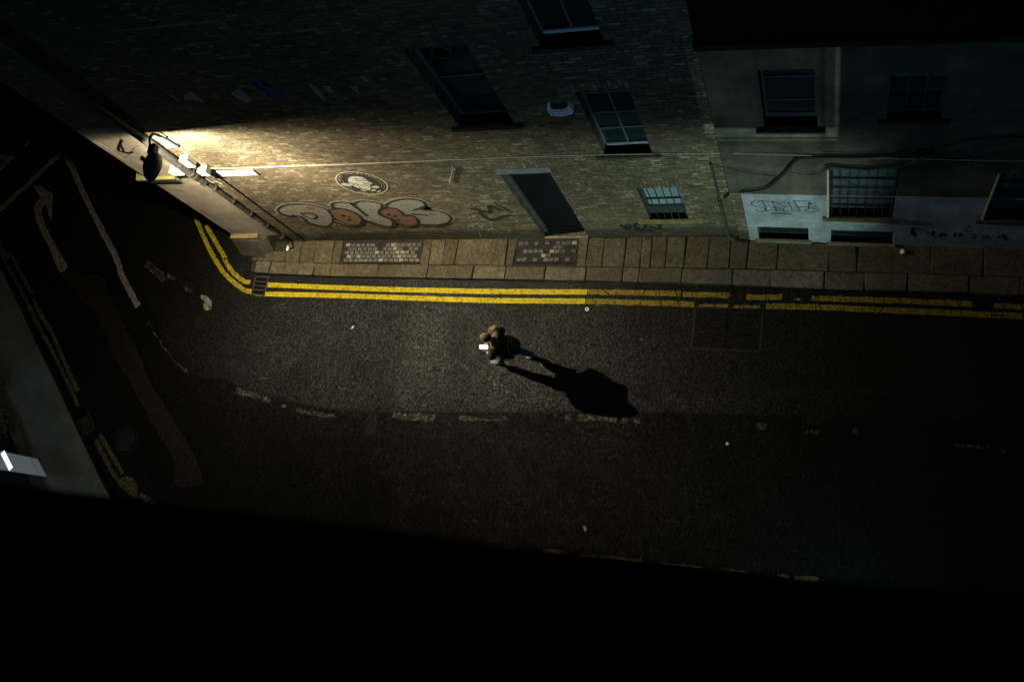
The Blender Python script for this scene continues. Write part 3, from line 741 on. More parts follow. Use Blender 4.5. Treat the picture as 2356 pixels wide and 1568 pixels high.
# rainwater pipe on the corner, thin pipe beside it
bm = B(); g4 = crop(500, 500, 5.89)
pa = Vector((-11.06, Y0-.09, 0))
tube(bm, [(pa.x, pa.y, 3.42), (pa.x, pa.y, 9.0)], .075, 16); 
for z_ in (3.50, 3.60, 3.95): tube(bm, [(pa.x,pa.y,z_-.02),(pa.x,pa.y,z_+.02)], .088, 16)
tube(bm, [(pa.x,pa.y,3.18),(pa.x,pa.y,3.42)], .06, 14)
pp = link('drainpipe', bm, MAT['pipe'], o, label='thick grey upper length of drainpipe at the corner')
bm = B(); tube(bm, [(pa.x,pa.y+.03,.16),(pa.x,pa.y+.03,3.18)], .05, 12)
for z_ in (.5,1.1,1.7,2.3,2.9): tube(bm, [(pa.x,pa.y+.03,z_-.02),(pa.x,pa.y+.03,z_+.02)], .062, 12)
rr = random.Random(3)
tube(bm, [(pa.x,pa.y+.03,.19),(pa.x+.02,pa.y-.03,.15),(pa.x+.05,pa.y-.09,.13)], .055, 12)
link('drainpipe', bm, MAT['pipedark'], o, label='thin dark lower length of drainpipe reaching the pavement')
bm = B()
for z_ in (1.42,1.25,1.02,.78,.70): wbox(bm, W1, -11.09, -11.03, z_, z_+rr.uniform(.05,.12), .101, .104)
link('sticker', bm, simple('torn_paper', (.45,.47,.42), .8, var=.4, sc=30), o)
bm = B(); tube(bm, [(-10.72,Y0-.02,.14),(-10.72,Y0-.02,3.35)], .012, 8)
for k in range(5): tube(bm, [(-10.735,Y0-.015,.5+k*.6),(-10.70,Y0-.015,.5+k*.6)], .018, 8)
link('conduit', bm, MAT['blackcable'], o)
bm = B(); tube(bm, [(-10.72,Y0-.012,4.50),(-10.73,Y0-.012,3.45)], .006, 6); tube(bm, [(-10.69,Y0-.008,4.55),(-10.71,Y0-.008,3.45)], .004, 6)
link('wire', bm, MAT['cable'], o)
# tangle of wires under the junction box and loose wires on the corner wall
bm = B(); rr = random.Random(5)
for k in range(7):
    x_ = -11.18+rr.uniform(-.12,.32); z_ = 3.30-rr.uniform(0,.1)
    pts = [(x_,Y0-.02,z_)]
    for q in range(5): x_ += rr.uniform(-.10,.10); z_ -= rr.uniform(-.02,.14); pts.append((x_, Y0-rr.uniform(.01,.06), z_))
    tube(bm, smooth_pts(pts, 4), .0045, 5)
pts = [W1.P(*W1.at(q), .012) for q in (g4(0,760),g4(130,690),g4(180,590),g4(250,520),g4(330,500),g4(380,520))]
tube(bm, smooth_pts(pts, 5), .007, 6)
pts = [W1.P(*W1.at(q), .012) for q in (a4(870,370),a4(960,420),a4(1060,490),a4(1130,530),a4(1180,510))]
tube(bm, smooth_pts(pts, 5), .006, 6)
for q0, q1 in ((g4(380,520),g4(700,760)),(g4(800,790),g4(1130,990))): tube(bm, [W1.P(*W1.at(q0), .012), W1.P(*W1.at(q1), .012)], .005, 6)
link('wire', bm, MAT['cable'], o)
bm = B(); q = W1.at(a4(1100,410)); ls = [a4(1130,360),a4(1110,410),a4(1100,450),a4(1140,468),a4(1190,475),a4(1230,465)]
tube(bm, smooth_pts([W1.P(*W1.at(q), .03) for q in ls], 5), .014, 6); tube(bm, smooth_pts([W1.P(*W1.at(q), .03) for q in (a4(1120,400),a4(1135,430),a4(1150,468))], 5), .012, 6)
link('bracket', bm, MAT['black'], o)

# ---- graffiti on the brick wall (paint over the bricks)
g2 = crop(1024, 400, 2.2988)
D_ = [g2(*p) for p in ((205,1005),(230,980),(290,962),(380,955),(470,960),(560,975),(640,1000),(690,1045),(710,1090),(700,1130),(660,1158),(600,1155),(540,1140),(480,1120),(440,1085),(400,1070),(345,1058),(320,1065),(260,1050),(215,1030))]
O_ = [g2(*p) for p in ((668,1012),(730,998),(800,1000),(870,1020),(930,1050),(970,1085),(980,1120),(950,1145),(900,1150),(840,1140),(780,1120),(730,1095),(700,1060))]
V_ = [g2(*p) for p in ((700,955),(740,940),(800,937),(850,945),(895,963),(920,940),(970,928),(1040,930),(1110,940),(1150,955),(1160,980),(1140,1010),(1130,1040),(1160,1065),(1200,1080),(1250,1105),(1262,1140),(1240,1160),(1190,1155),(1120,1140),(1050,1115),(990,1095),(950,1060),(880,1020),(800,998),(740,992),(705,975))]
E_ = [g2(*p) for p in ((1138,1010),(1180,993),(1240,990),(1300,1005),(1345,1035),(1362,1060),(1420,1058),(1470,1080),(1492,1110),(1485,1140),(1440,1155),(1370,1145),(1300,1125),(1255,1100),(1200,1075),(1150,1050),(1132,1030))]
S_ = [g2(*p) for p in ((1200,965),(1240,935),(1320,912),(1420,908),(1500,920),(1545,942),(1558,965),(1540,985),(1530,1002),(1560,1010),(1610,1012),(1700,1025),(1770,1055),(1792,1090),(1770,1120),(1700,1142),(1600,1145),(1500,1140),(1490,1110),(1470,1078),(1420,1055),(1365,1058),(1345,1035),(1300,1003),(1240,988),(1205,985))]
bm = B()
for k, s_ in enumerate((D_, O_, V_, S_, E_)): wall_ribbon(bm, W1, s_, .15, .0022+k*.00005, True, 4, .006)
link('graffiti_halo', bm, MAT['p_chalk'], o)
bm = B()
for k, s_ in enumerate((D_, V_, S_)): wall_poly(bm, W1, s_, .0030+k*.0002)
link('graffiti_letter', bm, MAT['p_silver'], o, label='silver bubble letters D, V and S sprayed on the brick wall')
bm = B(); wall_poly(bm, W1, O_, .0040); link('graffiti_letter', bm, MAT['p_brown'], o, label='brown bubble letter O')
bm = B(); wall_poly(bm, W1, E_, .0042); link('graffiti_letter', bm, MAT['p_red'], o, label='reddish bubble letter E')
bm = B()
for k, s_ in enumerate((D_, V_, S_, O_, E_)): wall_ribbon(bm, W1, s_, .055, .0055+k*.0002, True, 4, .004)
def stroke(bm, W, f, pts, wd, out): wall_ribbon(bm, W, [f(*p) for p in pts], wd, out, False, 4, .003)
for pts, wd in (((((415,1045),(470,1035),(530,1045),(560,1070),(540,1090),(500,1085)), .055)), (((415,1045),(450,1065),(500,1085)), .04), (((785,1050),(830,1078),(872,1102)), .10),
    (((895,963),(960,1015),(1030,1068)), .065), (((1430,1046),(1500,1050),(1575,1057)), .06), (((1210,1045),(1245,1055),(1290,1068)), .11), (((1240,1085),(1280,1095),(1320,1100)), .10),
    (((215,1035),(260,1056),(330,1070),(370,1065),(420,1075),(470,1115),(480,1130),(560,1155),(640,1166),(690,1160)), .09), (((710,1115),(800,1145),(890,1162),(960,1150),(990,1105)), .09), (((990,1105),(1100,1145),(1210,1170),(1270,1158),(1290,1130),(1370,1160),(1440,1165),(1495,1145),(1600,1160),(1700,1155),(1780,1125)), .07), (((700,965),(715,990),(760,1000)), .08)):
    stroke(bm, W1, g2, pts, wd, .0068)
quad(bm, [W1.P(*W1.at(g2(*p)), .0070) for p in ((1408,1021),(1500,1004),(1560,985),(1564,960),(1480,992))])
link('graffiti_outline', bm, MAT['p_black'], o)
bm = B()
for pts, wd in ((((1240,1052),(1265,1062)), .03), (((1265,1088),(1295,1090)), .03), (((820,1072),(850,1090)), .03), (((470,1062),(520,1075)), .05), (((1470,1062),(1560,1065)), .02)): stroke(bm, W1, g2, pts, wd, .0078)
link('graffiti_highlight', bm, MAT['p_white'], o)
bm = B(); stroke(bm, W1, g2, ((470,995),(505,990),(540,1000)), .10, .0050); stroke(bm, W1, g2, ((1590,1040),(1640,1050)), .10, .0050)
link('graffiti_smear', bm, MAT['p_pinkred'], o)
# black crown-like tag and chalky scribble near the door
g5 = crop(1800, 740, 6.9294)
bm = B()
for pts, wd in ((((570,640),(700,665),(860,695),(1130,752)), .09), (((1130,752),(1110,660),(1085,565)), .085), (((1060,560),(1180,590),(1300,640),(1410,695)), .075), (((1240,505),(1330,545),(1440,600),(1560,670),(1680,742)), .05), (((820,720),(930,850),(1060,940),(1180,965)), .085), (((1180,965),(1350,915),(1530,850),(1710,830)), .09), (((1950,840),(2120,832)), .02)):
    wall_ribbon(bm, W1, [g5(*p) for p in pts], wd, .0060, False, 5, .004)
link('graffiti_tag', bm, MAT['p_black'], o, label='black angular crown shaped tag beside the dark door')
bm = B(); rr = random.Random(11)
for k in range(26):
    cx, cz = rr.choice(((600,560),(450,560),(1000,480),(1000,1080),(800,1100),(650,1200),(1050,1200),(650,850)))
    cx += rr.uniform(-200,200); cz += rr.uniform(-60,60)
    pts = [(cx,cz)]
    for q in range(5): cx += rr.uniform(-70,70); cz += rr.uniform(-60,60); pts.append((cx,cz))
    wall_ribbon(bm, W1, [g5(*p) for p in pts], .014, .0045+k*.00004, False, 4, .003)
for cx in (1150, 1180): pass
wall_ribbon(bm, W1, [g5(*p) for p in ((1200,1210),(1320,1290),(1500,1330),(1640,1300),(1700,1230))], .012, .0056)
for k in range(16):
    x_ = 430+k*12; pts = [(x_, 1215+rr.uniform(-15,15)), (x_+25+rr.uniform(0,20), 1245+rr.uniform(-10,15))]
    wall_ribbon(bm, W1, [g2(*p) for p in pts], .014, .0045)
link('graffiti_scribble', bm, MAT['p_chalk'], o)
bm = B(); b6 = crop(2300, 750, 4.712)
for pts, wd in ((((1170,690),(1300,650),(1420,640),(1520,660)), .05), (((1230,680),(1400,665),(1600,655),(1880,668)), .06), (((1990,665),(2080,640),(2160,655)), .07)): wall_ribbon(bm, W1, [b6(*p) for p in pts], wd, .005, False, 4, .012)
link('paint_smear', bm, MAT['p_pinkred'], o)
bm = B()
for pts in (((850,680),(900,740),(960,760)), ((1000,690),(950,740),(1000,770),(1060,720),(1010,680)), ((1100,690),(1180,680),(1120,730),(1200,760),(1120,780)), ((1250,700),(1350,705),(1290,780)), ((1400,730),(1500,760),(1640,780)), ((1540,700),(1620,710),(1560,770)), ((1150,820),(1300,790),(1500,830))): wall_ribbon(bm, W1, [b6(*p) for p in pts], .060, .006, False, 4, .006)
link('graffiti_tag', bm, MAT['p_black'], o, label='blurred black tag under the small barred window')
# torn poster remains high on the dark wall
t6 = crop(0, 0, 1.1504)
bm = B(); rr = random.Random(21)
def flake(bm, pts, out=.003): wall_poly(bm, W1, [t6(*p) for p in pts], out, 1)
for pts in (((765,430),(800,440),(830,468),(820,470),(790,445)), ((845,440),(880,418),(905,440),(945,475),(915,460),(880,455),(855,460)), ((1060,430),(1100,405),(1130,430),(1160,465),(1140,475),(1110,465),(1080,445)), ((1420,385),(1460,400),(1500,455),(1490,465),(1450,430)), ((1485,390),(1520,400),(1545,430),(1510,425)), ((1610,400),(1640,395),(1650,430),(1625,415)), ((1655,345),(1680,355),(1705,385),(1665,365)), ((1640,420),(1655,425),(1648,445)), ((1405,608),(1440,606),(1438,614)), ((1305,505),(1318,508),(1310,515))): flake(bm, pts)
link('paper_remains', bm, road_paint('torn_white_paper', (.50,.53,.56), .06), o)
bm = B(); flake(bm, ((1150,375),(1200,365),(1215,400),(1250,395),(1300,420),(1330,470),(1290,480),(1250,440),(1215,425),(1180,385)))
link('paper_remains', bm, road_paint('torn_blue_paper', (.03,.08,.40), .06), o)
# black roundel with a white cartoon bird
r8 = crop(1335, 675, 10.243)
cA = Vector(W1.at(r8(60,410))); cB = Vector(W1.at(r8(2228,740))); cT = Vector(W1.at(r8(720,115))); cL = Vector(W1.at(r8(1560,1045)))
rc = (cA+cB)/2; rc = (rc+(cT+cL)/2)/2; RR = ((cA-cB).length+(cT-cL).length)/4
def circ(r, n=56, a0=0, a1=2*math.pi): return [rc+Vector((math.cos(a0+(a1-a0)*k/n), math.sin(a0+(a1-a0)*k/n)))*r for k in range(n+(0 if a1-a0 > 6.2 else 1))]
bm = B(); f = quad(bm, [W1.P(v.x, v.y, .0035) for v in circ(RR)]); bmesh.ops.triangulate(bm, faces=[f])
link('painted_roundel', bm, MAT['p_black'], o, label='round black mural with a white cartoon animal on the brick wall')
bm = B()
for qd in ribbon2(circ(RR-.01), .026, True): quad(bm, [W1.P(v.x,v.y,.0050) for v in qd])
for r_, a0_, a1_ in ((.84,2.7,3.9),(.72,2.75,3.7),(.86,-.7,.5),(.76,-.6,.4)):
    for qd in ribbon2(circ(RR*r_, 20, a0_, a1_), .006): quad(bm, [W1.P(v.x,v.y,.0050) for v in qd])
for pts in (((600,400),(640,340),(760,300),(900,292),(1050,305),(1200,345),(1330,430),(1430,515),(1560,550),(1560,620),(1490,650),(1500,720),(1510,820),(1470,870),(1380,870),(1250,840),(1100,800),(950,750),(790,690),(830,600),(780,590),(660,600),(600,500)),
            ((1530,740),(1640,690),(1760,680),(1860,720),(1880,760),(1780,790),(1620,785)), ((1520,880),(1560,840),(1660,830),(1740,870),(1650,900)), ((1750,940),(1850,880),(1950,890),(1900,930),(1800,960)), ((1080,850),(1200,855),(1350,890),(1300,905),(1180,890))):
    wall_poly(bm, W1, [r8(*p) for p in pts], .0052, 2)
wall_poly(bm, W1, [r8(*p) for p in ((300,620),(360,580),(500,585),(640,605),(780,590),(820,610),(780,660),(680,690),(560,690),(420,670),(330,650))], .0056, 2)
link('roundel_figure', bm, MAT['p_white'], o)
bm = B()
for pts in (((880,385),(1000,388),(1150,420),(1240,432),(1310,490),(1160,480),(1000,495),(930,450),(880,385)), ((880,560),(960,620),(1100,660),(1250,690),(1480,680)), ((970,640),(1050,740),(1200,820),(1360,860)), ((1200,560),(1230,600),(1350,580),(1560,575)), ((1200,620),(1350,625),(1540,640)), ((640,605),(780,590),(830,610),(790,670),(680,695))):
    wall_ribbon(bm, W1, [r8(*p) for p in pts], .014, .0062, False, 4)
link('roundel_lines', bm, MAT['p_black'], o)
def text_mesh(body, size):
    cu = bpy.data.curves.new('t', 'FONT'); cu.body = body; cu.size = size; cu.align_x = 'CENTER'; cu.align_y = 'CENTER'
    ob = bpy.data.objects.new('t', cu); C.objects.link(ob)
    dg = bpy.context.evaluated_depsgraph_get(); me = bpy.data.meshes.new_from_object(ob.evaluated_get(dg))
    bpy.data.objects.remove(ob); bm = B(); bm.from_mesh(me); bpy.data.meshes.remove(me); return bm
bm = B(); s_ = "SSHS INVASION"
for k, ch in enumerate(s_):
    if ch == ' ': continue
    an = math.radians(158-k*10.5); t = text_mesh(ch, .085); p = rc+Vector((math.cos(an), math.sin(an)))*RR*.855; q = an-math.pi/2
    for v in t.verts:
        x_, y_ = v.co.x*math.cos(q)-v.co.y*math.sin(q), v.co.x*math.sin(q)+v.co.y*math.cos(q); v.co = W1.P(p.x+x_, p.y+y_, .0064)
    merge(bm, t)
for k, ch in enumerate("DON'T"):
    an = math.radians(238+k*8.5); t = text_mesh(ch, .075); p = rc+Vector((math.cos(an), math.sin(an)))*RR*.87; q = an+math.pi/2
    for v in t.verts:
        x_, y_ = v.co.x*math.cos(q)-v.co.y*math.sin(q), v.co.x*math.sin(q)+v.co.y*math.cos(q); v.co = W1.P(p.x+x_, p.y+y_, .0064)
    merge(bm, t)
link('roundel_writing', bm, MAT['p_white'], o)

# ---- fittings on the wall
def clipped_cable():
    pts = [W1.P(*W1.at(q), .018) for q in ((480,385),(560,384),(700,379),(820,375),(940,370),(1100,363),(1300,356),(1480,352),(1640,350))]
    pts += [W2.P(*W2.at(q), .018) for q in ((1720,351),(1900,356),(2100,363),(2356,368),(2500,371))]
    o = thing('wall_cable', (-10.8, Y0, 3.45), 'long pale cable clipped along the whole brick wall', 'cable')
    bm = B(); sp_ = smooth_pts(pts, 6); tube(bm, sp_, .008, 6); link('cable', bm, MAT['cable'], o)
    bm = B(); L = 0
    for a, b in zip(sp_, sp_[1:]):
        L += (b-a).length
        if L > .42: tube(bm, [b-(b-a).normalized()*.010, b+(b-a).normalized()*.010], .014, 6); L = 0
    link('cable_clip', bm, MAT['cable'], o)
clipped_cable()
o = thing('street_sign', (-10.33, Y0, 3.36), 'long blank white street name plate under the cable', 'street sign')
bm = B(); q = [W1.at(p) for p in (g4(1975,1020),g4(1975+870,1000),g4(1975+1000,1128),g4(2130,1150))]
wbox(bm, W1, -10.80, -9.86, 3.26, 3.46, .004, .022, .004); link('plate', bm, MAT['white_plate'], o)
bm = B(); wbox(bm, W1, -9.985, -9.975, 3.265, 3.455, .0222, .0232); wbox(bm, W1, -10.79, -9.87, 3.27, 3.275, .0222, .0232); link('plate_line', bm, simple('grey_line', (.35,.36,.40)), o)
o = thing('lamp_bracket_plate', (-10.8, Y0, 4.6), 'white screwed plate on the wall behind the lamp arm', 'plate')
bm = B(); wbox(bm, W1, -10.95, -10.66, 4.43, 4.77, .004, .018, .003); link('plate', bm, MAT['white_plate'], o)
bm = B()
for a_ in (-10.90,-10.71):
    for z_ in (4.48,4.72): t = B(); bmesh.ops.create_icosphere(t, subdivisions=1, radius=.014); t.transform(Matrix.Translation(W1.P(a_, z_, .018))); merge(bm, t)
link('screw', bm, MAT['black'], o)
def jbox(x, z, sx, sz, d, label, hood=True):
    o = thing('junction_box', (x, Y0, z), label, 'junction box', 'junction boxes by the street lamp')
    bm = B(); wbox(bm, W1, x-sx/2, x+sx/2, z-sz/2, z+sz/2, .004, d, .008); link('box_body', bm, MAT['white_box'], o)
    bm = B(); wbox(bm, W1, x-sx/2-.006, x+sx/2+.006, z-sz/2-.006, z+sz/2+.006, d*.82, d+.006, .006); link('lid', bm, MAT['white_box'], o)
    bm = B(); tube(bm, [W1.P(x, z-sz/2, .03), W1.P(x+.01, z-sz/2-.06, .03)], .014, 8); link('gland', bm, MAT['white_box'], o)
q = W1.at(g4(1460,760)); jbox(q[0]+.02, q[1]-.02, .16, .26, .12, 'glaring white junction box just below the lamp')
q = W1.at(g4(1880,1070), .08); jbox(q[0], q[1]+.01, .17, .15, .15, 'white junction box where the pale cable starts')
q = W1.at(g4(1205,1090), .1); jbox(q[0]+.02, q[1], .24, .13, .15, 'white box above the olive sign board')
o = thing('sign_board', (-11.95, Y0-.1, 3.2), 'olive green board sticking out at the building corner', 'sign')
bm = B(); t_ = [gp(g4(*p), 3.32).xy for p in ((275,1045),(255,1295),(1140,1262),(1150,1050))]
hexa(bm, [(t_[1].x,t_[1].y,3.27),(t_[2].x,t_[2].y,3.27),(t_[3].x,t_[3].y,3.27),(t_[0].x,t_[0].y,3.27),(t_[1].x,t_[1].y,3.32),(t_[2].x,t_[2].y,3.32),(t_[3].x,t_[3].y,3.32),(t_[0].x,t_[0].y,3.32)])
link('board', bm, MAT['olive'], o)
bm = B(); zz = 3.24
pts = [Vector((*gp(g4(*p), zz).xy, zz)) for p in ((590,1345),(1280,1330),(1310,1200))]
tube(bm, pts, .014, 8); link('bracket', bm, MAT['black'], o)
# alarm box
a7 = crop(2150, 400, 11.78)
o = thing('alarm_box', (-3.8, Y0, 4.8), 'white alarm box with blue lettering near the small paned window', 'alarm box')
pl = [W1.at(a7(*p), .07) for p in ((450,340),(480,500),(560,620),(640,730),(900,765),(1180,760),(1400,725),(1640,660),(1700,540),(1640,430),(1500,290),(1400,262),(1000,255),(560,270))]
bm = B(); fr = [W1.P(a, z, .075) for a, z in pl]; bk = [W1.P(a, z, .002) for a, z in pl]
vf = [bm.verts.new(p) for p in fr]; vb = [bm.verts.new(p) for p in bk]; bm.faces.new(vf)
for i in range(len(pl)): j = (i+1)%len(pl); bm.faces.new((vf[i], vb[i], vb[j], vf[j]))
bmesh.ops.recalc_face_normals(bm, faces=bm.faces[:])
link('cover', bm, simple('alarm_plastic', (.80,.86,.90), .5, var=.1), o)
bm = B(); p_ = [W1.at(a7(*p), .08) for p in ((600,260),(1440,250),(1390,370),(1240,440),(740,465),(620,400))]
quad(bm, [W1.P(a, z, .078) for a, z in p_]); link('top_cap', bm, MAT['black'], o)
for txt, sz, py, sq in (('DeJAY', .105, 535, .8), ('01 628 3200', .045, 675, .8)):
    t = text_mesh(txt, sz); c_ = W1.at(a7(1000 if sz > .1 else 1080, py), .08)
    for v in t.verts: v.co = W1.P(c_[0]+v.co.x, c_[1]+v.co.y*sq, .0785)
    link('writing', t, simple('blue_print', (.02,.05,.16) if sz > .1 else (.12,.16,.2), .5), o)
# hanging hook with a rag
o = thing('wall_hook', (-6.2, Y0, 3.0), 'short pale rod with a rag hanging on the brick wall', 'hook')
hk = [W1.P(*W1.at(g2(*p)), .014) for p in ((1805,600),(1808,640),(1795,690),(1780,740),(1778,755))]
bm = B(); tube(bm, hk, .007, 8); link('rod', bm, MAT['cable'], o)
bm = B(); rg = [W1.P(*W1.at(g2(*p)), .012) for p in ((1815,612),(1840,640),(1820,640))]; quad(bm, rg); link('rag', bm, MAT['white_plate'], o)

# ---- street lamp on its wall arm
LX, LY, LZ = -10.68, 6.06, 4.93
lamp = thing('street_lamp', (-10.69, Y0, 4.5), 'dark hooded street lamp on a curved arm from the brick wall, lit', 'street lamp')
bm = B()
ap = [(-10.68,Y0-.02,4.45),(-10.69,Y0-.05,4.75),(-10.71,Y0-.08,4.98),(-10.71,Y0-.14,5.10),(-10.71,6.46,5.12),(-10.70,6.34,5.08)]
tube(bm, smooth_pts(ap, 6), .022, 10); link('arm', bm, MAT['black'], lamp)
bm = B(); N = 32; rings = []
prof = [(1.0, 0.0), (1.0, .02), (.93, .07), (.76, .115), (.50, .145), (.22, .158)]
def outline(an, s):
    y_ = -math.cos(an); x_ = math.sin(an)     # y_: -1 front, +1 rear
    wd = .165*(1-.12*max(0, -y_)); ln = .275
    return Vector((LX+x_*wd*s, LY+y_*ln*s+.0, 0))
for s, dz in prof:
    rings.append([bm.verts.new(outline(2*math.pi*k/N, s)+Vector((0,0,LZ+dz))) for k in range(N)])
for a, b in zip(rings, rings[1:]):
    for k in range(N): bm.faces.new((a[k], a[(k+1)%N], b[(k+1)%N], b[k]))
bm.faces.new(rings[-1])
hood = link('hood', bm, MAT['hood'], lamp, True)
bm = B(); box(bm, (LX-.075, LY+.17, LZ+.03), (LX+.06, LY+.36, LZ+.155), .03); link('spigot_housing', bm, MAT['black'], lamp)
bm = B(); t = B(); bmesh.ops.create_cone(t, cap_ends=True, segments=16, radius1=.045, radius2=.038, depth=.08); t.transform(Matrix.Translation((LX-.135, LY+.09, LZ+.12))); merge(bm, t)
link('photocell', bm, MAT['black'], lamp)
t = NT('lamp_glow'); t.b.inputs['Emission Color'].default_value = (1,.86,.55,1); t.b.inputs['Emission Strength'].default_value = 6.0; t.set((.1,.1,.1), .5)
bm = B(); tube(bm, [(LX, LY-.09, LZ+.045), (LX, LY+.09, LZ+.045)], .02, 10); link('lamp_tube', bm, t.m, lamp)
# the lamp's light, strongest straight down
ll = add_light('street_lamp_light', 'POINT', (LX, LY, LZ+.012), 1.0, (1, .89, .63), .03)
ll.parent = lamp; ll.matrix_parent_inverse = Matrix.Translation(lamp.location).inverted()
L = ll.data; L.use_nodes = True; nt = L.node_tree
em = next(n for n in nt.nodes if n.type == 'EMISSION')
tcn = nt.nodes.new('ShaderNodeTexCoord'); sp_ = nt.nodes.new('ShaderNodeSeparateXYZ'); nt.links.new(tcn.outputs['Normal'], sp_.inputs[0])
def lm(op, a, b=None):
    m = nt.nodes.new('ShaderNodeMath'); m.operation = op
    for i, x in enumerate((a, b)):
        if x is None: continue
        if isinstance(x, (int, float)): m.inputs[i].default_value = x
        else: nt.links.new(x, m.inputs[i])
    return m.outputs[0]
dn = lm('MAXIMUM', lm('MULTIPLY', sp_.outputs[2], -1.0), 0.0)
def mr(x, a, b, c, d):
    m = nt.nodes.new('ShaderNodeMapRange'); m.interpolation_type = 'SMOOTHSTEP'; nt.links.new(x, m.inputs[0])
    for i, v in enumerate((a, b, c, d)): m.inputs[i+1].default_value = v
    return m.outputs[0]
beam = lm('ADD', mr(sp_.outputs[0], -.82, -.02, .15, .75), mr(sp_.outputs[0], .25, .85, 0.0, 1.15))
beam = lm('MULTIPLY', beam, mr(sp_.outputs[0], .76, .97, 1.0, .42))   # thrown along the street
beam = lm('MULTIPLY', beam, mr(sp_.outputs[1], .15, .60, 1.0, .36))                                   # little towards the wall
beam = lm('MULTIPLY', beam, mr(sp_.outputs[1], -.85, -.25, .35, 1.0))                                 # and less straight across
nt.links.new(lm('MULTIPLY', beam, mr(dn, .0, .22, .35, 1.0)), em.inputs['Strength'])
L.energy = 2300.0

# ---- rendered building
EV = 6.42
o = thing('rendered_building', (W2.P(4, PAV)), 'lower brown rendered building painted grey at street level', 'building')
h1 = (.70, 1.40, 4.33, 5.78); h2 = (2.27, 2.92, 4.52, 5.56); h3 = (1.56, 2.54, 1.28, 3.02); h4 = (3.86, 4.9, 1.33, 2.92)
k1 = (.36, 1.22, .20, .74); k2 = (1.59, 2.60, .16, .69); k3 = (6.0, 7.0, .16, .7); h5 = (4.3, 4.95, 4.5, 5.5); h6 = (6.2, 7.2, 1.3, 2.9)
hs = [h1, h2, h3, h4, h5, h6, k1, k2, k3]
ZB = 2.10
bm = B(); wall_mesh(bm, W2, 0.012, 9.5, ZB, EV, hs); link('upper_wall', bm, MAT['brownrender'], o)
bm = B(); wall_mesh(bm, W2, .20, 9.5, .03, ZB, hs, out=.006); wbox(bm, W2, .20, 9.5, ZB-.02, ZB, 0, .0065); link('lower_wall', bm, MAT['greypaint'], o)
bm = B(); wall_mesh(bm, W2, .012, .20, .03, ZB, []); link('lower_wall', bm, MAT['brick'], o, label='bare brick strip between the grey paint and the drainpipe')
bm = B()
for (hx, hn) in ((k1, 1), (k2, 2)): wbox(bm, W2, hx[0]-.05, hx[1]+.05, .03, hx[2], -.2, .05, .005)
link('area_sill', bm, MAT['stone'], o)
bm = B(); wbox(bm, W2, .0, 9.6, EV, EV+.10, -.05, .12, .01); link('gutter', bm, MAT['black'], o)
bm = B(); quad(bm, [W2.P(0,EV+.09,.04),W2.P(9.6,EV+.09,.04),W2.P(9.6,EV+3.2,-5),W2.P(0,EV+3.2,-5)])
quad(bm, [W2.P(9.6,EV+.09,.04),W2.P(9.6,0,.04),W2.P(9.6,0,-9),W2.P(9.6,EV+3.2,-5)])
quad(bm, [W2.P(0,EV+3.2,-5),W2.P(9.6,EV+3.2,-5),W2.P(9.6,EV,-9),W2.P(0,EV,-9)])
link('roof', bm, MAT['slate'], o)
window(o, W2, h1, .16, MAT['framedark'], MAT['glass'], rails=(.3,.7), fw=.04, bottom=.10, sill=(.11,.06,.09), sill_m=MAT['stonedark'])
window(o, W2, h2, .12, MAT['framedark'], MAT['glass'], rails=(.5,), mull=(.33,.66), fw=.03, sill=(.12,.06,.06), sill_m=MAT['stonedark'])
window(o, W2, h5, .12, MAT['framedark'], MAT['glass'], rails=(.5,), mull=(.5,), fw=.03, sill=(.12,.06,.06), sill_m=MAT['stonedark'])
glc = NT('thin_glass'); glc.b.inputs['Transmission Weight'].default_value = .9; glc.set((.7,.8,.8), .03, spec=.5); glc.b.inputs['IOR'].default_value = 1.02
for h in (h3, h4, h6):
    wz = window(o, W2, h, .16, MAT['framedark'], glc.m, rails=(.42,.62), fw=.04, bottom=.09, blind=(h[2]+.42, h[3]-.02, MAT['net']), name='barred_window')
    bm = B(); nb = 8
    for k in range(nb):
        a = h[0]+.04+k*(h[1]-h[0]-.08)/(nb-1); tube(bm, [W2.P(a,h[2]+.0,-.03), W2.P(a,h[3]-.0,-.03)], .008, 6)
    for z_ in (h[2]+.62*(h[3]-h[2]), h[2]+.38*(h[3]-h[2])): tube(bm, [W2.P(h[0],z_,-.03), W2.P(h[1],z_,-.03)], .010, 6)
    link('window_bar', bm, MAT['bar'], wz)
    bm = B(); wbox(bm, W2, h[0]-.10, h[1]+.10, h[2]-.12, h[2], -.16, .05, .006); link('sill', bm, simple('ochre_sill', (.08,.066,.032), .8, var=.4, bump=.004), wz)
    bm = B(); wbox(bm, W2, h[0]-.035, h[0]-.004, h[2], h[3]+.02, .007, .03, .004); link('architrave_highlight', bm, simple('cream_highlight', (.40,.36,.24), .7, var=.3), wz)  # pale strip, left side only: highlight on the jamb put into colour
for h in (k1, k2, k3):
    wz = window(o, W2, h, .12, MAT['framedark'], MAT['glass'], fw=.03, name='basement_window')
    bm = B()
    for k in range(1, 8): a = h[0]+k*(h[1]-h[0])/8; wbox(bm, W2, a-.006, a+.006, h[2], h[3], -.10, -.09)
    for k in range(1, 4): z_ = h[2]+k*(h[3]-h[2])/4; wbox(bm, W2, h[0], h[1], z_-.005, z_+.005, -.10, -.092)
    link('window_bar', bm, MAT['iron'], wz)
s7 = crop(2900, 740, 4.712)
bm = B()
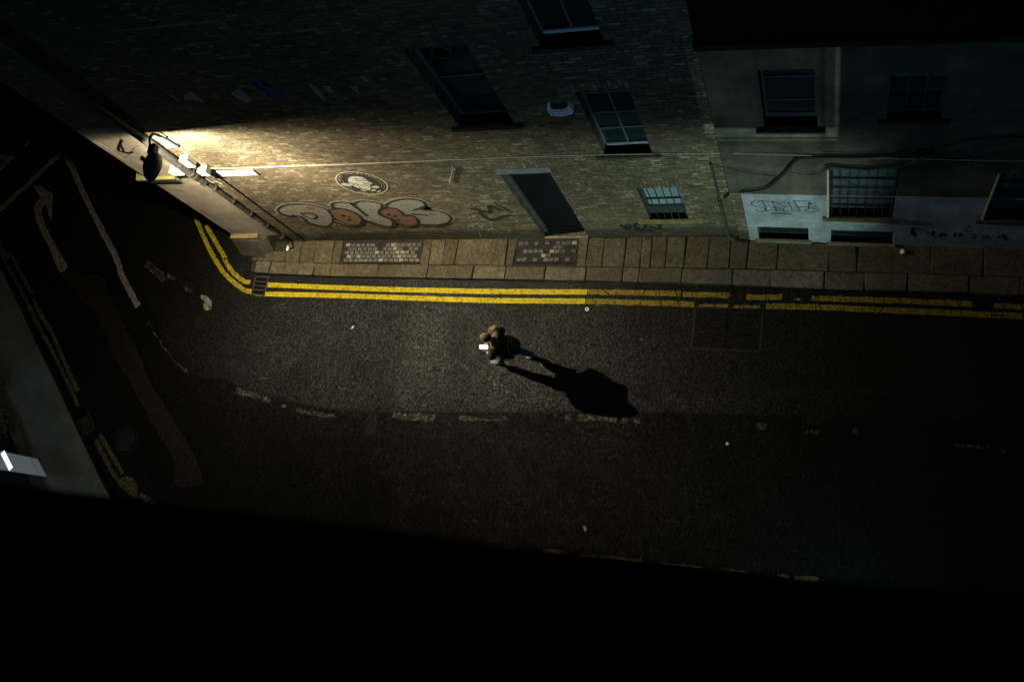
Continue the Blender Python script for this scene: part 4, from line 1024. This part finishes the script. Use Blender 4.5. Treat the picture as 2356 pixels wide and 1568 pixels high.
for pts in (((640,320),(620,285),(560,285),(500,330),(500,355),(560,390),(650,402),(740,430),(760,470),(690,492),(620,485),(570,455)), ((690,290),(730,350),(770,430),(790,485)), ((660,290),(770,295),(870,300)), ((750,380),(850,382)), ((790,485),(860,465),(950,465),(1130,490)),
    ((980,490),(940,400),(880,290)), ((880,290),(1000,340),(1160,400)), ((1160,400),(1020,412),(880,412)), ((880,412),(1060,450),(1140,490)), ((1030,322),(1250,322)), ((1190,330),(1240,400),(1270,470)), ((1270,475),(1160,485)),
    ((1290,290),(1350,380),(1420,485)), ((1420,487),(1270,480)), ((1270,290),(1450,290),(1600,300)), ((1600,300),(1585,370),(1570,400)), ((1570,402),(1400,402),(1320,395)), ((1700,325),(1600,352),(1740,400),(1560,412)), ((1580,320),(1580,450)),
    ((1510,465),(1560,440),(1650,435),(1750,455),(1760,480),(1650,495),(1540,488),(1510,465)), ((860,520),(1000,523),(1220,515)), ((870,540),(1050,530),(1260,537)), ((1100,435),(1110,470),(1160,490)), ((1120,285),(1150,290))):
    wall_ribbon(bm, W2, [s7(*p) for p in pts], .016, .0080, False, 4, .001)
link('graffiti_tag', bm, simple('marker_black', (.012,.011,.010), .6), o, label='thin black scrawled tag on the grey painted wall')
bm = B()
for pts, wd in ((((1340,15),(1330,60),(1365,102)), .045), (((1315,68),(1335,85),(1365,102)), .035), (((1340,15),(1430,50),(1520,82)), .018), (((1525,48),(1505,75),(1530,105)), .035), (((1575,105),(1610,70),(1640,103)), .04), (((1720,72),(1714,108)), .03), (((1740,74),(1775,70),(1755,110)), .03), (((1808,46),(1890,50)), .025), (((1840,0),(1860,25)), .025),
    (((1860,76),(1900,80),(1880,95),(1910,112),(1890,127),(1860,115)), .022), (((1970,92),(1995,85),(2020,100),(1990,125),(1975,105),(2050,100)), .022), (((2115,115),(2170,82),(2180,140)), .035), (((2130,112),(2220,130)), .02)):
    wall_ribbon(bm, W2, [f3(*p) for p in pts], wd, .0085, False, 4, .002)
link('graffiti_tag', bm, simple('spray_black', (.008,.010,.010), .6), o, label='row of thick black sprayed characters near the right end of the grey wall')

# ---- thin drainpipe and black cables at the joint of the buildings
o = thing('drainpipe', (-1.83, Y0, PAV), 'thin dark pipe with a pale upper half where the two buildings meet', 'pipe')
bm = B(); tube(bm, [(-1.86,Y0-.04,1.75),(-1.86,Y0-.04,3.10)], .022, 8); link('upper_pipe', bm, MAT['pipe'], o)
bm = B(); tube(bm, [(-1.86,Y0-.05,.25),(-1.86,Y0-.05,1.75)], .035, 10); tube(bm, [(-1.86,Y0-.05,.25),(-1.82,Y0-.09,.17),(-1.76,Y0-.12,.20)], .035, 10); link('lower_pipe', bm, MAT['pipedark'], o)
k6 = crop(2780, 600, 2.356)
def black_cable(name, W_, px, r, label, out=.04):
    bm = B()
    pts = []
    for p in px:
        q = k6(*p); Wp = W1 if q[0] < 1690 and W_ is None else W2
        pts.append(Wp.P(*Wp.at(q, out), out))
    tube(bm, smooth_pts(pts, 6), r, 8)
    tag(link(name, bm, MAT['blackcable']), label, 'cable', 'black cables across the rendered building')
black_cable('wall_cable', None, ((275,455),(310,425),(360,400),(480,390),(600,375),(690,350),(750,300),(830,230),(900,150),(960,90),(1020,72),(1200,66),(1500,66),(1800,60),(2000,45),(2150,28),(2210,40)), .018, 'thick black cable climbing from the pipe over the barred window')
black_cable('wall_cable', W2, ((1225,170),(1300,152),(1450,168),(1620,178),(1750,165),(1900,150),(2010,135),(2090,100),(2150,72),(2205,45)), .020, 'black cable sagging right along the top of the barred window')
black_cable('wall_cable', W2, ((1200,40),(1500,48),(1800,42),(2050,22),(2190,24),(2240,10),(2400,-40),(2600,-90),(2900,-120),(3300,-120)), .013, 'thin black cable running on up to the right')
black_cable('wall_cable', None, ((155,130),(230,150),(400,190),(600,225),(780,250)), .006, 'hair thin black wire from the pale pipe top')
black_cable('wall_cable', W2, ((890,205),(980,222),(1100,230),(1180,215),(1230,180)), .006, 'hair thin wire looping left of the barred window')
black_cable('wall_cable', W2, ((1345,155),(1360,220),(1420,285),(1500,325),(1560,345)), .006, 'hair thin wire hanging across the barred window', .02)
bm = B(); c_ = W2.at(k6(2170,35), .05); wbox(bm, W2, c_[0]-.13, c_[0]+.10, c_[1]-.05, c_[1]+.08, .005, .07, .02)
tag(link('cable_bundle', bm, MAT['blackcable']), 'black knot of cables gathered on the rendered wall', 'cable')

# ------------------------------------------------------------------ our own building (its cornice closes the bottom of the view)
o = thing('near_building', (-4, -.4, 0), 'unlit building on the near side whose dark cornice hides the near pavement', 'building')
NW = Plane((0, -.20), (-1, 0))          # a = -x, outward is +y
NW.n = Vector((0, 1))
hw = (.60, 1.28, 4.66, 5.60)          # lit stair window opposite the rendered building
hw2 = (-1.8, -.2, 6.4, 7.8)
hl = (-1.12, 1.10, 1.52, 2.75)
def nwall(bm, a0, a1, z0, z1, holes):
    A = sorted(set([a0, a1]+[h[i] for h in holes for i in (0, 1)])); Z = sorted(set([z0, z1]+[h[i] for h in holes for i in (2, 3)]))
    for xa, xb in zip(A, A[1:]):
        for za, zb in zip(Z, Z[1:]):
            mx, mz = (xa+xb)/2, (za+zb)/2
            if any(h[0] < mx < h[1] and h[2] < mz < h[3] for h in holes): continue
            wbox(bm, NW, xa, xb, za, zb, -.3, 0)
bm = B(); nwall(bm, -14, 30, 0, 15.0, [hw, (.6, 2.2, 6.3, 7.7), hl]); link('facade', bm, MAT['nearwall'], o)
bm = B()
e0, e1, e2_ = (-3.6,.1325), (-.015,.0657), (1.2,.075)
pz0, pz1 = 14.85, 15.0
cor = [(-30, .62), (-1.32*4, .164), (-1.32, .0898), (-.015, .0657), (.257, .0757), (3, .12), (14, .3)]
for (xa, ya), (xb, yb) in zip(cor, cor[1:]):
    hexa(bm, [(xa,-1.2,pz0),(xb,-1.2,pz0),(xb,yb,pz0),(xa,ya,pz0),(xa,-1.2,pz1),(xb,-1.2,pz1),(xb,yb,pz1),(xa,ya,pz1)])
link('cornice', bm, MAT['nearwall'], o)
bm = B(); hexa(bm, [(-30,-12,14.0),(14,-12,14.0),(14,-.5,14.0),(-30,-.5,14.0),(-30,-12,14.4),(14,-12,14.4),(14,-.5,14.4),(-30,-.5,14.4)]); link('roof', bm, MAT['slate'], o)
# window frames with their glazing bars
bm = B(); a0_, a1_, z0_, z1_ = hw
for za_, zb_ in ((4.66,4.730),(4.748,4.770)): wbox(bm, NW, a0_, a1_, za_, zb_, -.16, -.12)
for a_ in (.68,): wbox(bm, NW, a_-.006, a_+.006, z0_, z1_, -.16, -.12)
link('window_frame', bm, MAT['framedark'], o)
def lit_pane(h, col, st, name):
    bm = B(); quad(bm, [NW.P(h[0],h[2],-.15),NW.P(h[1],h[2],-.15),NW.P(h[1],h[3],-.15),NW.P(h[0],h[3],-.15)]); link(name, bm, emissive('unseen_lit_pane', col, st), o)
hw2_ = (.6, 2.2, 6.3, 7.7)
nc = NT('beam_dimmer'); tr_ = nc.n('BsdfTransparent'); ms_ = nc.n('MixShader'); nc.set((.05,.05,.05), .9)
tx_ = nc.ramp(nc.noise(2.4, 4, .6), [(.35, .06), (.7, .16)]); nc.l(tx_, ms_.inputs[0]); nc.l(nc.b.outputs[0], ms_.inputs[1]); nc.l(tr_.outputs[0], ms_.inputs[2]); nc.l(ms_.outputs[0], nc.out.inputs[0])
bm = B(); quad(bm, [NW.P(.62,4.866,-.15),NW.P(1.28,4.866,-.15),NW.P(1.28,5.6,-.15),NW.P(.62,5.6,-.15)]); link('net_curtain', bm, nc.m, o)  # unseen see-through sheet added to dim the stairwell beam
lit_pane(hw2_, (.24, .66, 1.0), 7.0, 'unseen_lit_pane')  # unseen pane, put in as cool fill on the upper brick wall
add_light('shop_room_lamp', 'SPOT', (1.5, -3.3, 2.25), 2600.0, (.66, 1.0, .90), .30, (-3.6, 6.7, 1.6), 75, .5)
add_light('doorway_lamp', 'SPOT', (.1, .02, 2.5), 75.0, (.40, .75, 1.0), .1, (-.25, 1.1, 0), 95, 1.0)
add_light('stairwell_lamp', 'SPOT', (-.95, -4.3, 5.2), 3300.0, (.62, .95, .9), .02, (-.95, 0, 5.14), 40, .2)

# ------------------------------------------------------------------ beyond the side street pavement
o = thing('light_box', (*gp((40,1060)).xy, .0), 'white lit canopy box with a bright tube at the left edge', 'light box')
q = [gp(a5(*p), .55).xy for p in ((-90,675),(280,755),(365,920),(-90,850))]
bm = B(); hexa(bm, [(v.x,v.y,.35) for v in (q[3],q[2],q[1],q[0])]+[(v.x,v.y,.55) for v in (q[3],q[2],q[1],q[0])]); link('case', bm, emissive('lit_case', (.80,.88,1.0), .085), o)
tb = emissive('tube', (.75, .85, 1.0), 1.6)
bm = B(); p_ = [gp(a5(*p), .56) for p in ((22,705),(100,862))]
for qd in ribbon2([v.xy for v in p_], .11): quad(bm, [(v.x,v.y,.556) for v in qd])
link('tube', bm, tb, o)
bm = B()
for pa_, pb_, w_ in (((285,760),(358,915),.025), ((70,715),(135,870),.012)):
    for qd in ribbon2([gp(a5(*pa_), .55).xy, gp(a5(*pb_), .55).xy], w_): quad(bm, [(v.x,v.y,.554) for v in qd])
link('case_edge', bm, MAT['white_box'], o)
add_light('light_box_lamp', 'AREA', (gp((60,1070)).x, gp((60,1070)).y, 2.6), .0, (.8,.9,1), .5, (gp((60,1070)).x, gp((60,1070)).y, 0))
# low area wall and shrubs
o = thing('area_wall', (*gp((-20,900)).xy, 0), 'low dark wall along the far side street pavement', 'wall')
bm = B()
for i in range(3, len(edgeL)-1):
    a, b = edgeL[i], edgeL[i+1]; n_ = Vector((-(b-a).y, (b-a).x)).normalized(); 
    if n_.x > 0: n_ = -n_
    hexa(bm, [(*a,-.05),(*b,-.05),(*(b+n_*.25),-.05),(*(a+n_*.25),-.05),(*(a),.18),(*(b),.18),(*(b+n_*.25),.18),(*(a+n_*.25),.18)])
link('coping', bm, MAT['stonedark'], o)
leafm = simple('dark_leaf', (.05,.09,.03), .6, var=.4, sc=9)
def shrub(c_, r, label):
    o = thing('shrub', (*c_, 0), label, 'shrub', 'shrubs behind the low wall')
    rr = random.Random(int(c_[0]*31)); bm = B()
    for k in range(260):
        d = Vector((rr.gauss(0,1), rr.gauss(0,1), abs(rr.gauss(0,.8)))).normalized()*r*rr.uniform(.35,1)
        p = Vector((c_[0], c_[1], .15))+d; u = Vector((rr.gauss(0,1),rr.gauss(0,1),rr.gauss(0,.5))).normalized()*.055; v = u.cross(Vector((rr.gauss(0,1),rr.gauss(0,1),1))).normalized()*.03
        quad(bm, [p-u, p+v, p+u, p-v])
    link('foliage', bm, leafm, o)
    bm = B()
    for k in range(4): tube(bm, [(c_[0],c_[1],0),(c_[0]+rr.uniform(-.1,.1),c_[1]+rr.uniform(-.1,.1),.4)], [.012,.005], 5)
    link('stem', bm, MAT['bar'], o)
p_ = gp(a5(50,480)).xy; shrub((p_.x,p_.y), .40, 'dark green shrub just above the white light box')
p_ = gp(a5(-30,100)).xy; shrub((p_.x,p_.y), .40, 'dark green shrub at the left edge, higher up the wall')
# far building, with unseen glowing panes added to light the side pavement cool
o = thing('far_building', (-24, 4, 0), 'dark building across the side street, mostly out of view', 'building')
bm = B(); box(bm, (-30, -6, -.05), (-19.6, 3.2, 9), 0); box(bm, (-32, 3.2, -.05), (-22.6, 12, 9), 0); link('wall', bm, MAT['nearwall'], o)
bm = B(); box(bm, (-19.6, -.6, 2.2), (-19.58, .9, 3.6), 0); link('unseen_lit_pane', bm, emissive('unseen_side_pane', (.50,.75,1.0), 7.0), o)
bm = B(); box(bm, (-22.6, 4.2, 2.2), (-22.58, 5.2, 3.4), 0); link('unseen_lit_pane', bm, emissive('unseen_side_pane', (.6,.7,1.0), .5), o)

# ------------------------------------------------------------------ litter
def litter(name, px, py, h, s, col, label, kind='paper', r=0.0):
    p = gp((px, py), h); bm = B()
    if kind == 'paper':
        t = B(); bmesh.ops.create_grid(t, x_segments=3, y_segments=4, size=.5)
        for v in t.verts: v.co = Vector((v.co.x*s[0], v.co.y*s[1], random.uniform(0,.012)))
        t.transform(Matrix.Translation((p.x,p.y,h+.006)) @ Matrix.Rotation(r, 4, 'Z')); merge(bm, t)
        bmesh.ops.solidify(bm, geom=bm.faces[:], thickness=.0012)
    elif kind == 'ring':
        for k in range(24):
            a = 2*math.pi*k/24; b = 2*math.pi*(k+1)/24
            for ra, rb, z0, z1 in ((.022,.034,.024,.024),(.034,.034,.024,.004),(.022,.022,.004,.024)):
                quad(bm, [(p.x+ra*math.cos(a),p.y+ra*math.sin(a),z0),(p.x+rb*math.cos(a),p.y+rb*math.sin(a),z1),(p.x+rb*math.cos(b),p.y+rb*math.sin(b),z1),(p.x+ra*math.cos(b),p.y+ra*math.sin(b),z0)])
    else:
        t = B(); bmesh.ops.create_icosphere(t, subdivisions=3, radius=s[0]/2)
        for v in t.verts: v.co *= random.uniform(.75, 1.15); v.co.z *= .7
        t.transform(Matrix.Translation((p.x,p.y,h+s[0]*.3))); merge(bm, t)
    tag(link(name, bm, simple('litter', col, .7, var=.15, sc=25)), label, 'litter')
litter('paper_scrap', 662.5, 571, PAV, (.055,.11), (.75,.73,.68), 'small upright white paper scrap on the pavement near the drainpipe', r=-.1)
litter('paper_scrap', 589.5, 593, .012, (.06,.09), (.72,.72,.76), 'small bluish white paper scrap on the asphalt by the corner', r=-.7)
litter('plastic_ring', 1350.5, 711, .012, None, (.72,.70,.60), 'tiny white ring lying under the end of the bright yellow lines', 'ring')
litter('crumpled_tissue', 2077, 580, PAV, (.09,), (.8,.8,.68), 'crumpled pale tissue on the pavement under the sprayed tag', 'ball')
litter('dry_leaf', 812, 753, .012, (.07,.03), (.5,.46,.32), 'pale dry leaf on the asphalt under the yellow lines', r=.9)
litter('crumpled_tissue', 1674, 1021, .012, (.06,), (.5,.5,.48), 'small pale crumpled scrap in the dark lower right road', 'ball')
litter('dry_leaf', 1346, 1215, .012, (.05,.09), (.22,.21,.16), 'faint leaf in the dark road towards the near side', r=.4)

# ------------------------------------------------------------------ the person
person = thing('person', (-5.70, 4.24, 0), 'person in a dark fur-hooded coat and jeans walking while looking down at a phone', 'person')
def skin_mesh(name, verts, edges, radii, mat, parent, sub=2, root=0):
    me = bpy.data.meshes.new(name); me.from_pydata([Vector(v) for v in verts], edges, []); me.update()
    ob = bpy.data.objects.new(name, me); C.objects.link(ob)
    ob.modifiers.new('s', 'SKIN'); md = ob.modifiers.new('u', 'SUBSURF'); md.levels = sub; md.render_levels = sub
    sk = me.skin_vertices[0].data
    for i, r in enumerate(radii):
        sk[i].radius = (r, r) if isinstance(r, (int, float)) else r
        sk[i].use_root = (i == root)
    dg = bpy.context.evaluated_depsgraph_get(); dg.update()
    m2 = bpy.data.meshes.new_from_object(ob.evaluated_get(dg)); bpy.data.objects.remove(ob)
    bm = B(); bm.from_mesh(m2); bpy.data.meshes.remove(m2)
    return link(name, bm, mat, parent, True)
px_, py_ = -5.66, 4.24
J = dict(pel=(px_,py_,.95), sp1=(px_-.01,py_,1.10), sp2=(px_-.02,py_,1.28), ch=(px_-.03,py_,1.40), nk=(px_-.06,py_,1.50), hd=(px_-.11,py_,1.60), ht=(px_-.12,py_,1.70),
    ls=(px_-.03,py_-.17,1.40), le=(-5.80,4.00,1.16), lw=(-5.93,4.11,1.15), rs=(px_-.03,py_+.17,1.40), re=(-5.66,4.52,1.16), rw=(-5.90,4.27,1.15),
    lh=(px_-.02,py_-.09,.90), lk=(-5.86,4.14,.50), la=(-6.02,4.15,.11), lt=(-6.20,4.16,.05),
    rh=(px_+.02,py_+.09,.90), rk=(-5.58,4.33,.50), ra=(-5.33,4.31,.16), rt=(-5.46,4.31,.05))
skinm = simple('skin', (.36,.22,.15), .5, var=.1, sc=20)
coat = simple('black_coat', (.012,.013,.020), .75, var=.3, sc=12, bump=.004)
jeans = simple('blue_jeans', (.06,.115,.18), .8, var=.25, sc=18, bump=.002)
shoem = simple('grey_shoe', (.13,.14,.135), .6, var=.25, sc=25)
names = ['pel','sp1','sp2','ch','nk','hd','ls','le','lw','rs','re','rw','lh','lk','la','rh','rk','ra']
ix = {n: i for i, n in enumerate(names)}
ed = [('pel','sp1'),('sp1','sp2'),('sp2','ch'),('ch','nk'),('nk','hd'),('ch','ls'),('ls','le'),('le','lw'),('ch','rs'),('rs','re'),('re','rw'),('pel','lh'),('lh','lk'),('lk','la'),('pel','rh'),('rh','rk'),('rk','ra')]
rad = dict(pel=.11, sp1=.105, sp2=.115, ch=.11, nk=.055, hd=.05, ls=.06, le=.042, lw=.028, rs=.06, re=.042, rw=.028, lh=.08, lk=.055, la=.038, rh=.08, rk=.055, ra=.038)
skin_mesh('body', [J[n] for n in names], [(ix[a], ix[b]) for a, b in ed], [rad[n] for n in names], skinm, person)
# head with face, looking down at the phone
def make_head():
    bm = B(); t = B(); bmesh.ops.create_uvsphere(t, u_segments=32, v_segments=24, radius=1.0)
    for v in t.verts:
        x, y, z = v.co           # x forward
        s = Vector((x*.098, y*.076, z*.118))
        if z < 0: s.y *= 1-.28*(-z); s.x *= 1-.10*(-z)
        if x > .55 and abs(y) < .22 and -.35 < z < .12: s.x += .022*(1-abs(y)/.22)*(1-abs(z+.14)/.28)      # nose
        if x > .5 and .05 < z < .25 and .15 < abs(y) < .5: s.x -= .008                               # eye sockets
        if x > .4 and z < -.75 and abs(y) < .5: s.x += .012                                        # chin
        if x > .6 and -.58 < z < -.46 and abs(y) < .3: s.x += .006                                 # lips
        v.co = s
    merge(bm, t)
    for sy in (-1, 1):
        ball(bm, (-.005, sy*.077, -.01), .026, 10, (.7, .35, 1.1))
    R = Matrix.Translation((px_-.13, py_, 1.625)) @ Matrix.Rotation(math.pi, 4, 'Z') @ Matrix.Rotation(math.radians(32), 4, 'Y')
    bm.transform(R); head = link('head', bm, skinm, person, True)
    bm = B()
    for sy in (-1, 1): ball(bm, (.085, sy*.030, .015), .012, 10)
    bm.transform(R); link('eye', bm, simple('eye', (.5,.5,.5), .2), head, True)
    bm = B(); t = B(); bmesh.ops.create_uvsphere(t, u_segments=32, v_segments=24, radius=1.0)
    for v in list(t.verts):
        if v.co.z < .12 - .25*(v.co.x < 0)*abs(v.co.x)*2: t.verts.remove(v)
    for v in t.verts: v.co = Vector((v.co.x*.106, v.co.y*.084, v.co.z*.125+.002))
    merge(bm, t); bm.transform(R)
    link('hair', bm, simple('close_cropped_hair', (.11,.085,.055), .45, var=.3, sc=60, bump=.002), person, True)
    bm = B()
    for sy in (-1, 1):
        pts = [Vector((.098, sy*.032+.022*math.cos(a), .012+.016*math.sin(a))) for a in [k*math.pi/6 for k in range(13)]]
        tube(bm, pts, .0022, 6); tube(bm, [(.095,sy*.055,.018),(.04,sy*.080,.02),(-.01,sy*.084,.02)], .0022, 6)
    tube(bm, [(.103,-.010,.015),(.103,.010,.015)], .002, 6)
    bm.transform(R); link('glasses', bm, simple('glasses_rim', (.30,.36,.42), .2, .6), person)
make_head()
# coat: torso and sleeves in one skinned surface
cv = [(px_+.0,py_,.84),(px_,py_,.98),(px_-.0,py_,1.14),(px_-.01,py_,1.30),(px_-.03,py_,1.42), J['ls'],((J['ls'][0]+J['le'][0])/2-.0,(J['ls'][1]+J['le'][1])/2,1.28),J['le'],((J['le'][0]*.25+J['lw'][0]*.75),(J['le'][1]*.25+J['lw'][1]*.75),1.155), J['rs'],((J['rs'][0]+J['re'][0])/2,(J['rs'][1]+J['re'][1])/2+.0,1.27),J['re'],((J['re'][0]*.25+J['rw'][0]*.75),(J['re'][1]*.25+J['rw'][1]*.75),1.15)]
ce = [(0,1),(1,2),(2,3),(3,4),(4,5),(5,6),(6,7),(7,8),(4,9),(9,10),(10,11),(11,12)]
skin_mesh('coat', cv, ce, [(.16,.18),(.158,.18),(.15,.178),(.15,.178),(.12,.14),.10,.088,.084,.060,.095,.085,.080,.052], coat, person, root=1)
# trousers
tv = [J['pel'], J['lh'], ((J['lh'][0]+J['lk'][0])/2,(J['lh'][1]+J['lk'][1])/2,.70), J['lk'], ((J['lk'][0]+J['la'][0])/2,(J['lk'][1]+J['la'][1])/2,.30), (J['la'][0]+.01,J['la'][1],.14),
      J['rh'], ((J['rh'][0]+J['rk'][0])/2,(J['rh'][1]+J['rk'][1])/2,.70), J['rk'], ((J['rk'][0]+J['ra'][0])/2,(J['rk'][1]+J['ra'][1])/2,.32), (J['ra'][0]-.005,J['ra'][1],.19)]
te = [(0,1),(1,2),(2,3),(3,4),(4,5),(0,6),(6,7),(7,8),(8,9),(9,10)]
skin_mesh('trousers', tv, te, [.13,.10,.092,.075,.068,.062,.10,.092,.075,.068,.062], jeans, person)
def shoe(toe, heel, lift):
    bm = B(); d = (Vector(toe)-Vector(heel)); ln = d.xy.length; a = math.atan2(d.y, d.x)
    N = 20; prof = []
    for k in range(N):
        an = 2*math.pi*k/N; x = math.cos(an)*.5; y = math.sin(an)*(.155 if math.cos(an) > 0 else .125)
        prof.append((x, y))
    rings = []
    for z, s in ((0,.94),(.012,1.0),(.03,1.0),(.032,.95),(.06,.90),(.085,.72)):
        ring = []
        for x, y in prof:
            zz = z*(1.0 if x < .1 else 1-.55*(x-.1)/.4) if z > .03 else z
            ring.append(bm.verts.new((x*ln*s-(.05*ln if z > .08 else 0), y*ln*s, zz)))
        rings.append(ring)
    for p, q in zip(rings, rings[1:]):
        for k in range(N): bm.faces.new((p[k], p[(k+1)%N], q[(k+1)%N], q[k]))
    bm.faces.new(rings[0][::-1]); bm.faces.new(rings[-1])
    c_ = (Vector(toe)+Vector(heel))/2
    bm.transform(Matrix.Translation(c_) @ Matrix.Rotation(a, 4, 'Z') @ Matrix.Rotation(math.radians(lift), 4, 'Y'))
    link('shoe', bm, shoem, person, True)
shoe((-6.235,4.19,.015), (-5.94,4.16,.015), 0); shoe((-5.515,4.305,.045), (-5.245,4.30,.105), 16)
# hands with fingers closed round the phone
PH = Vector((-5.975, 4.178, 1.20))
def hand(wr, side):
    wr = Vector(wr); palm = Vector((PH.x+.035, PH.y+side*.050, PH.z-.022))
    V = [wr, palm.lerp(wr, .5), palm]; Ed = [(0,1),(1,2)]; Rr = [.024,.026,.028]
    for k in range(4):
        b0 = palm+Vector((-.012-.020*k+.01, side*.002, .0)); i0 = len(V)
        ln = (.9, 1.0, .95, .78)[k]
        V += [b0, b0+Vector((-.006, -side*.018*ln, -.010)), b0+Vector((-.008, -side*.042*ln, -.006)), b0+Vector((-.006, -side*.055*ln, .004))]
        Ed += [(2, i0), (i0,i0+1), (i0+1,i0+2), (i0+2,i0+3)]; Rr += [.010,.0095,.009,.008]
    i0 = len(V); V += [palm+Vector((.004,-side*.004,.018)), palm+Vector((-.018,-side*.014,.034)), palm+Vector((-.036,-side*.020,.034))]
    Ed += [(2,i0),(i0,i0+1),(i0+1,i0+2)]; Rr += [.012,.011,.009]
    skin_mesh('hand', V, Ed, Rr, skinm, person, 1)
hand(J['lw'], -1); hand(J['rw'], 1)
# fur trim of the hood lying on the shoulders
def fur():
    pts = [gp(crop(1880,1280,7.3625)(*p), 1.50) for p in ((575,270),(650,225),(720,260),(715,370),(725,470),(735,570),(710,680),(650,750),(560,790))]
    pts = smooth_pts(pts, 5); N = len(pts)
    rs = [.030+.020*math.sin(math.pi*min(1, i/(N-1)*1.0))+(.026 if i < 10 else 0)+(.012 if i > N-12 else 0) for i in range(N)]
    bm = B(); tube(bm, pts, rs, 12); base = link('hood_trim', bm, simple('tan_fur_base', (.17,.12,.06), .9, sc=30), person, True)
    bm = B(); rr = random.Random(2)
    for k in range(2600):
        i = rr.randrange(N-1); p = pts[i].lerp(pts[i+1], rr.random())
        d = Vector((rr.gauss(0,1),rr.gauss(0,1),rr.gauss(0,1)+.3)).normalized(); s = p+d*rs[i]*.9
        e = s+(d+Vector((rr.gauss(0,.4),rr.gauss(0,.4),-.2))).normalized()*rr.uniform(.015,.034)
        w_ = d.cross(Vector((rr.gauss(0,1),rr.gauss(0,1),rr.gauss(0,1)))).normalized()*.0022
        bm.faces.new([bm.verts.new(s-w_), bm.verts.new(s+w_), bm.verts.new(e)])
    link('fur', bm, simple('tan_fur', (.30,.21,.10), .7, var=.4, sc=40), person)
    bm = B(); ball(bm, (px_+.06, py_+.01, 1.42), .12, 20, (.8, 1.05, .55)); link('hood', bm, coat, person, True)
fur()
# phone
ph = thing('phone', PH, 'glowing phone held in both hands, its screen lit white blue', 'phone')
Rp = Matrix.Translation(PH) @ Matrix.Rotation(math.radians(2), 4, 'Z') @ Matrix.Rotation(math.radians(18), 4, 'Y')
bm = B(); t = B(); box(t, (-.080,-.040,-.005), (.080,.040,.004), .004); t.transform(Rp); merge(bm, t); link('case', bm, MAT['black'], ph)
bm = B(); quad(bm, [Rp @ Vector(p) for p in ((-.075,-.036,.0048),(.075,-.036,.0048),(.075,.036,.0048),(-.075,.036,.0048))]); link('screen', bm, emissive('phone_screen', (.66,.78,1.0), 4.0), ph)
# backpack
bp = thing('backpack', (-5.44, 4.22, 1.0), 'rounded black backpack with green piping on the back of the walking person', 'backpack')
def pack():
    bm = B(); t = B(); bmesh.ops.create_uvsphere(t, u_segments=28, v_segments=20, radius=1.0)
    for v in t.verts:
        x, y, z = v.co
        f = lambda a, p: math.copysign(abs(a)**p, a)
        v.co = Vector((f(x,.75)*.080, f(y,.7)*.15, f(z,.72)*.215))
    R = Matrix.Translation((-5.415, 4.225, 1.17)) @ Matrix.Rotation(math.radians(-6), 4, 'Y')
    t.transform(R); merge(bm, t); link('pack_body', bm, simple('pack_fabric', (.022,.036,.032), .7, var=.3, sc=40, bump=.004), bp, True)
    bm = B(); pts = []
    for k in range(41):
        a = 2*math.pi*k/40; f = lambda a_, p: math.copysign(abs(a_)**p, a_)
        pts.append(R @ Vector((-.035, f(math.cos(a),.75)*.152, f(math.sin(a),.75)*.218)))
    tube(bm, pts, .008, 6); link('piping', bm, simple('green_piping', (.10,.50,.12), .5), bp)
    bm = B()
    for sy in (-1,1):
        tube(bm, smooth_pts([(-5.49,4.24+sy*.09,1.36),(-5.58,4.24+sy*.10,1.50),(-5.70,4.24+sy*.11,1.49),(-5.80,4.24+sy*.12,1.36)], 5), .014, 8)
    link('strap', bm, MAT['black'], bp)
    bm = B(); tube(bm, smooth_pts([R @ Vector(p) for p in ((.07,-.05,.08),(.088,0,.05),(.07,.06,.02))], 4), .004, 5); link('zip', bm, MAT['iron'], bp)
pack()

for r_ in (person, ph, bp):            # overall stature
    r_.scale.z = .945; r_.location.z *= .945
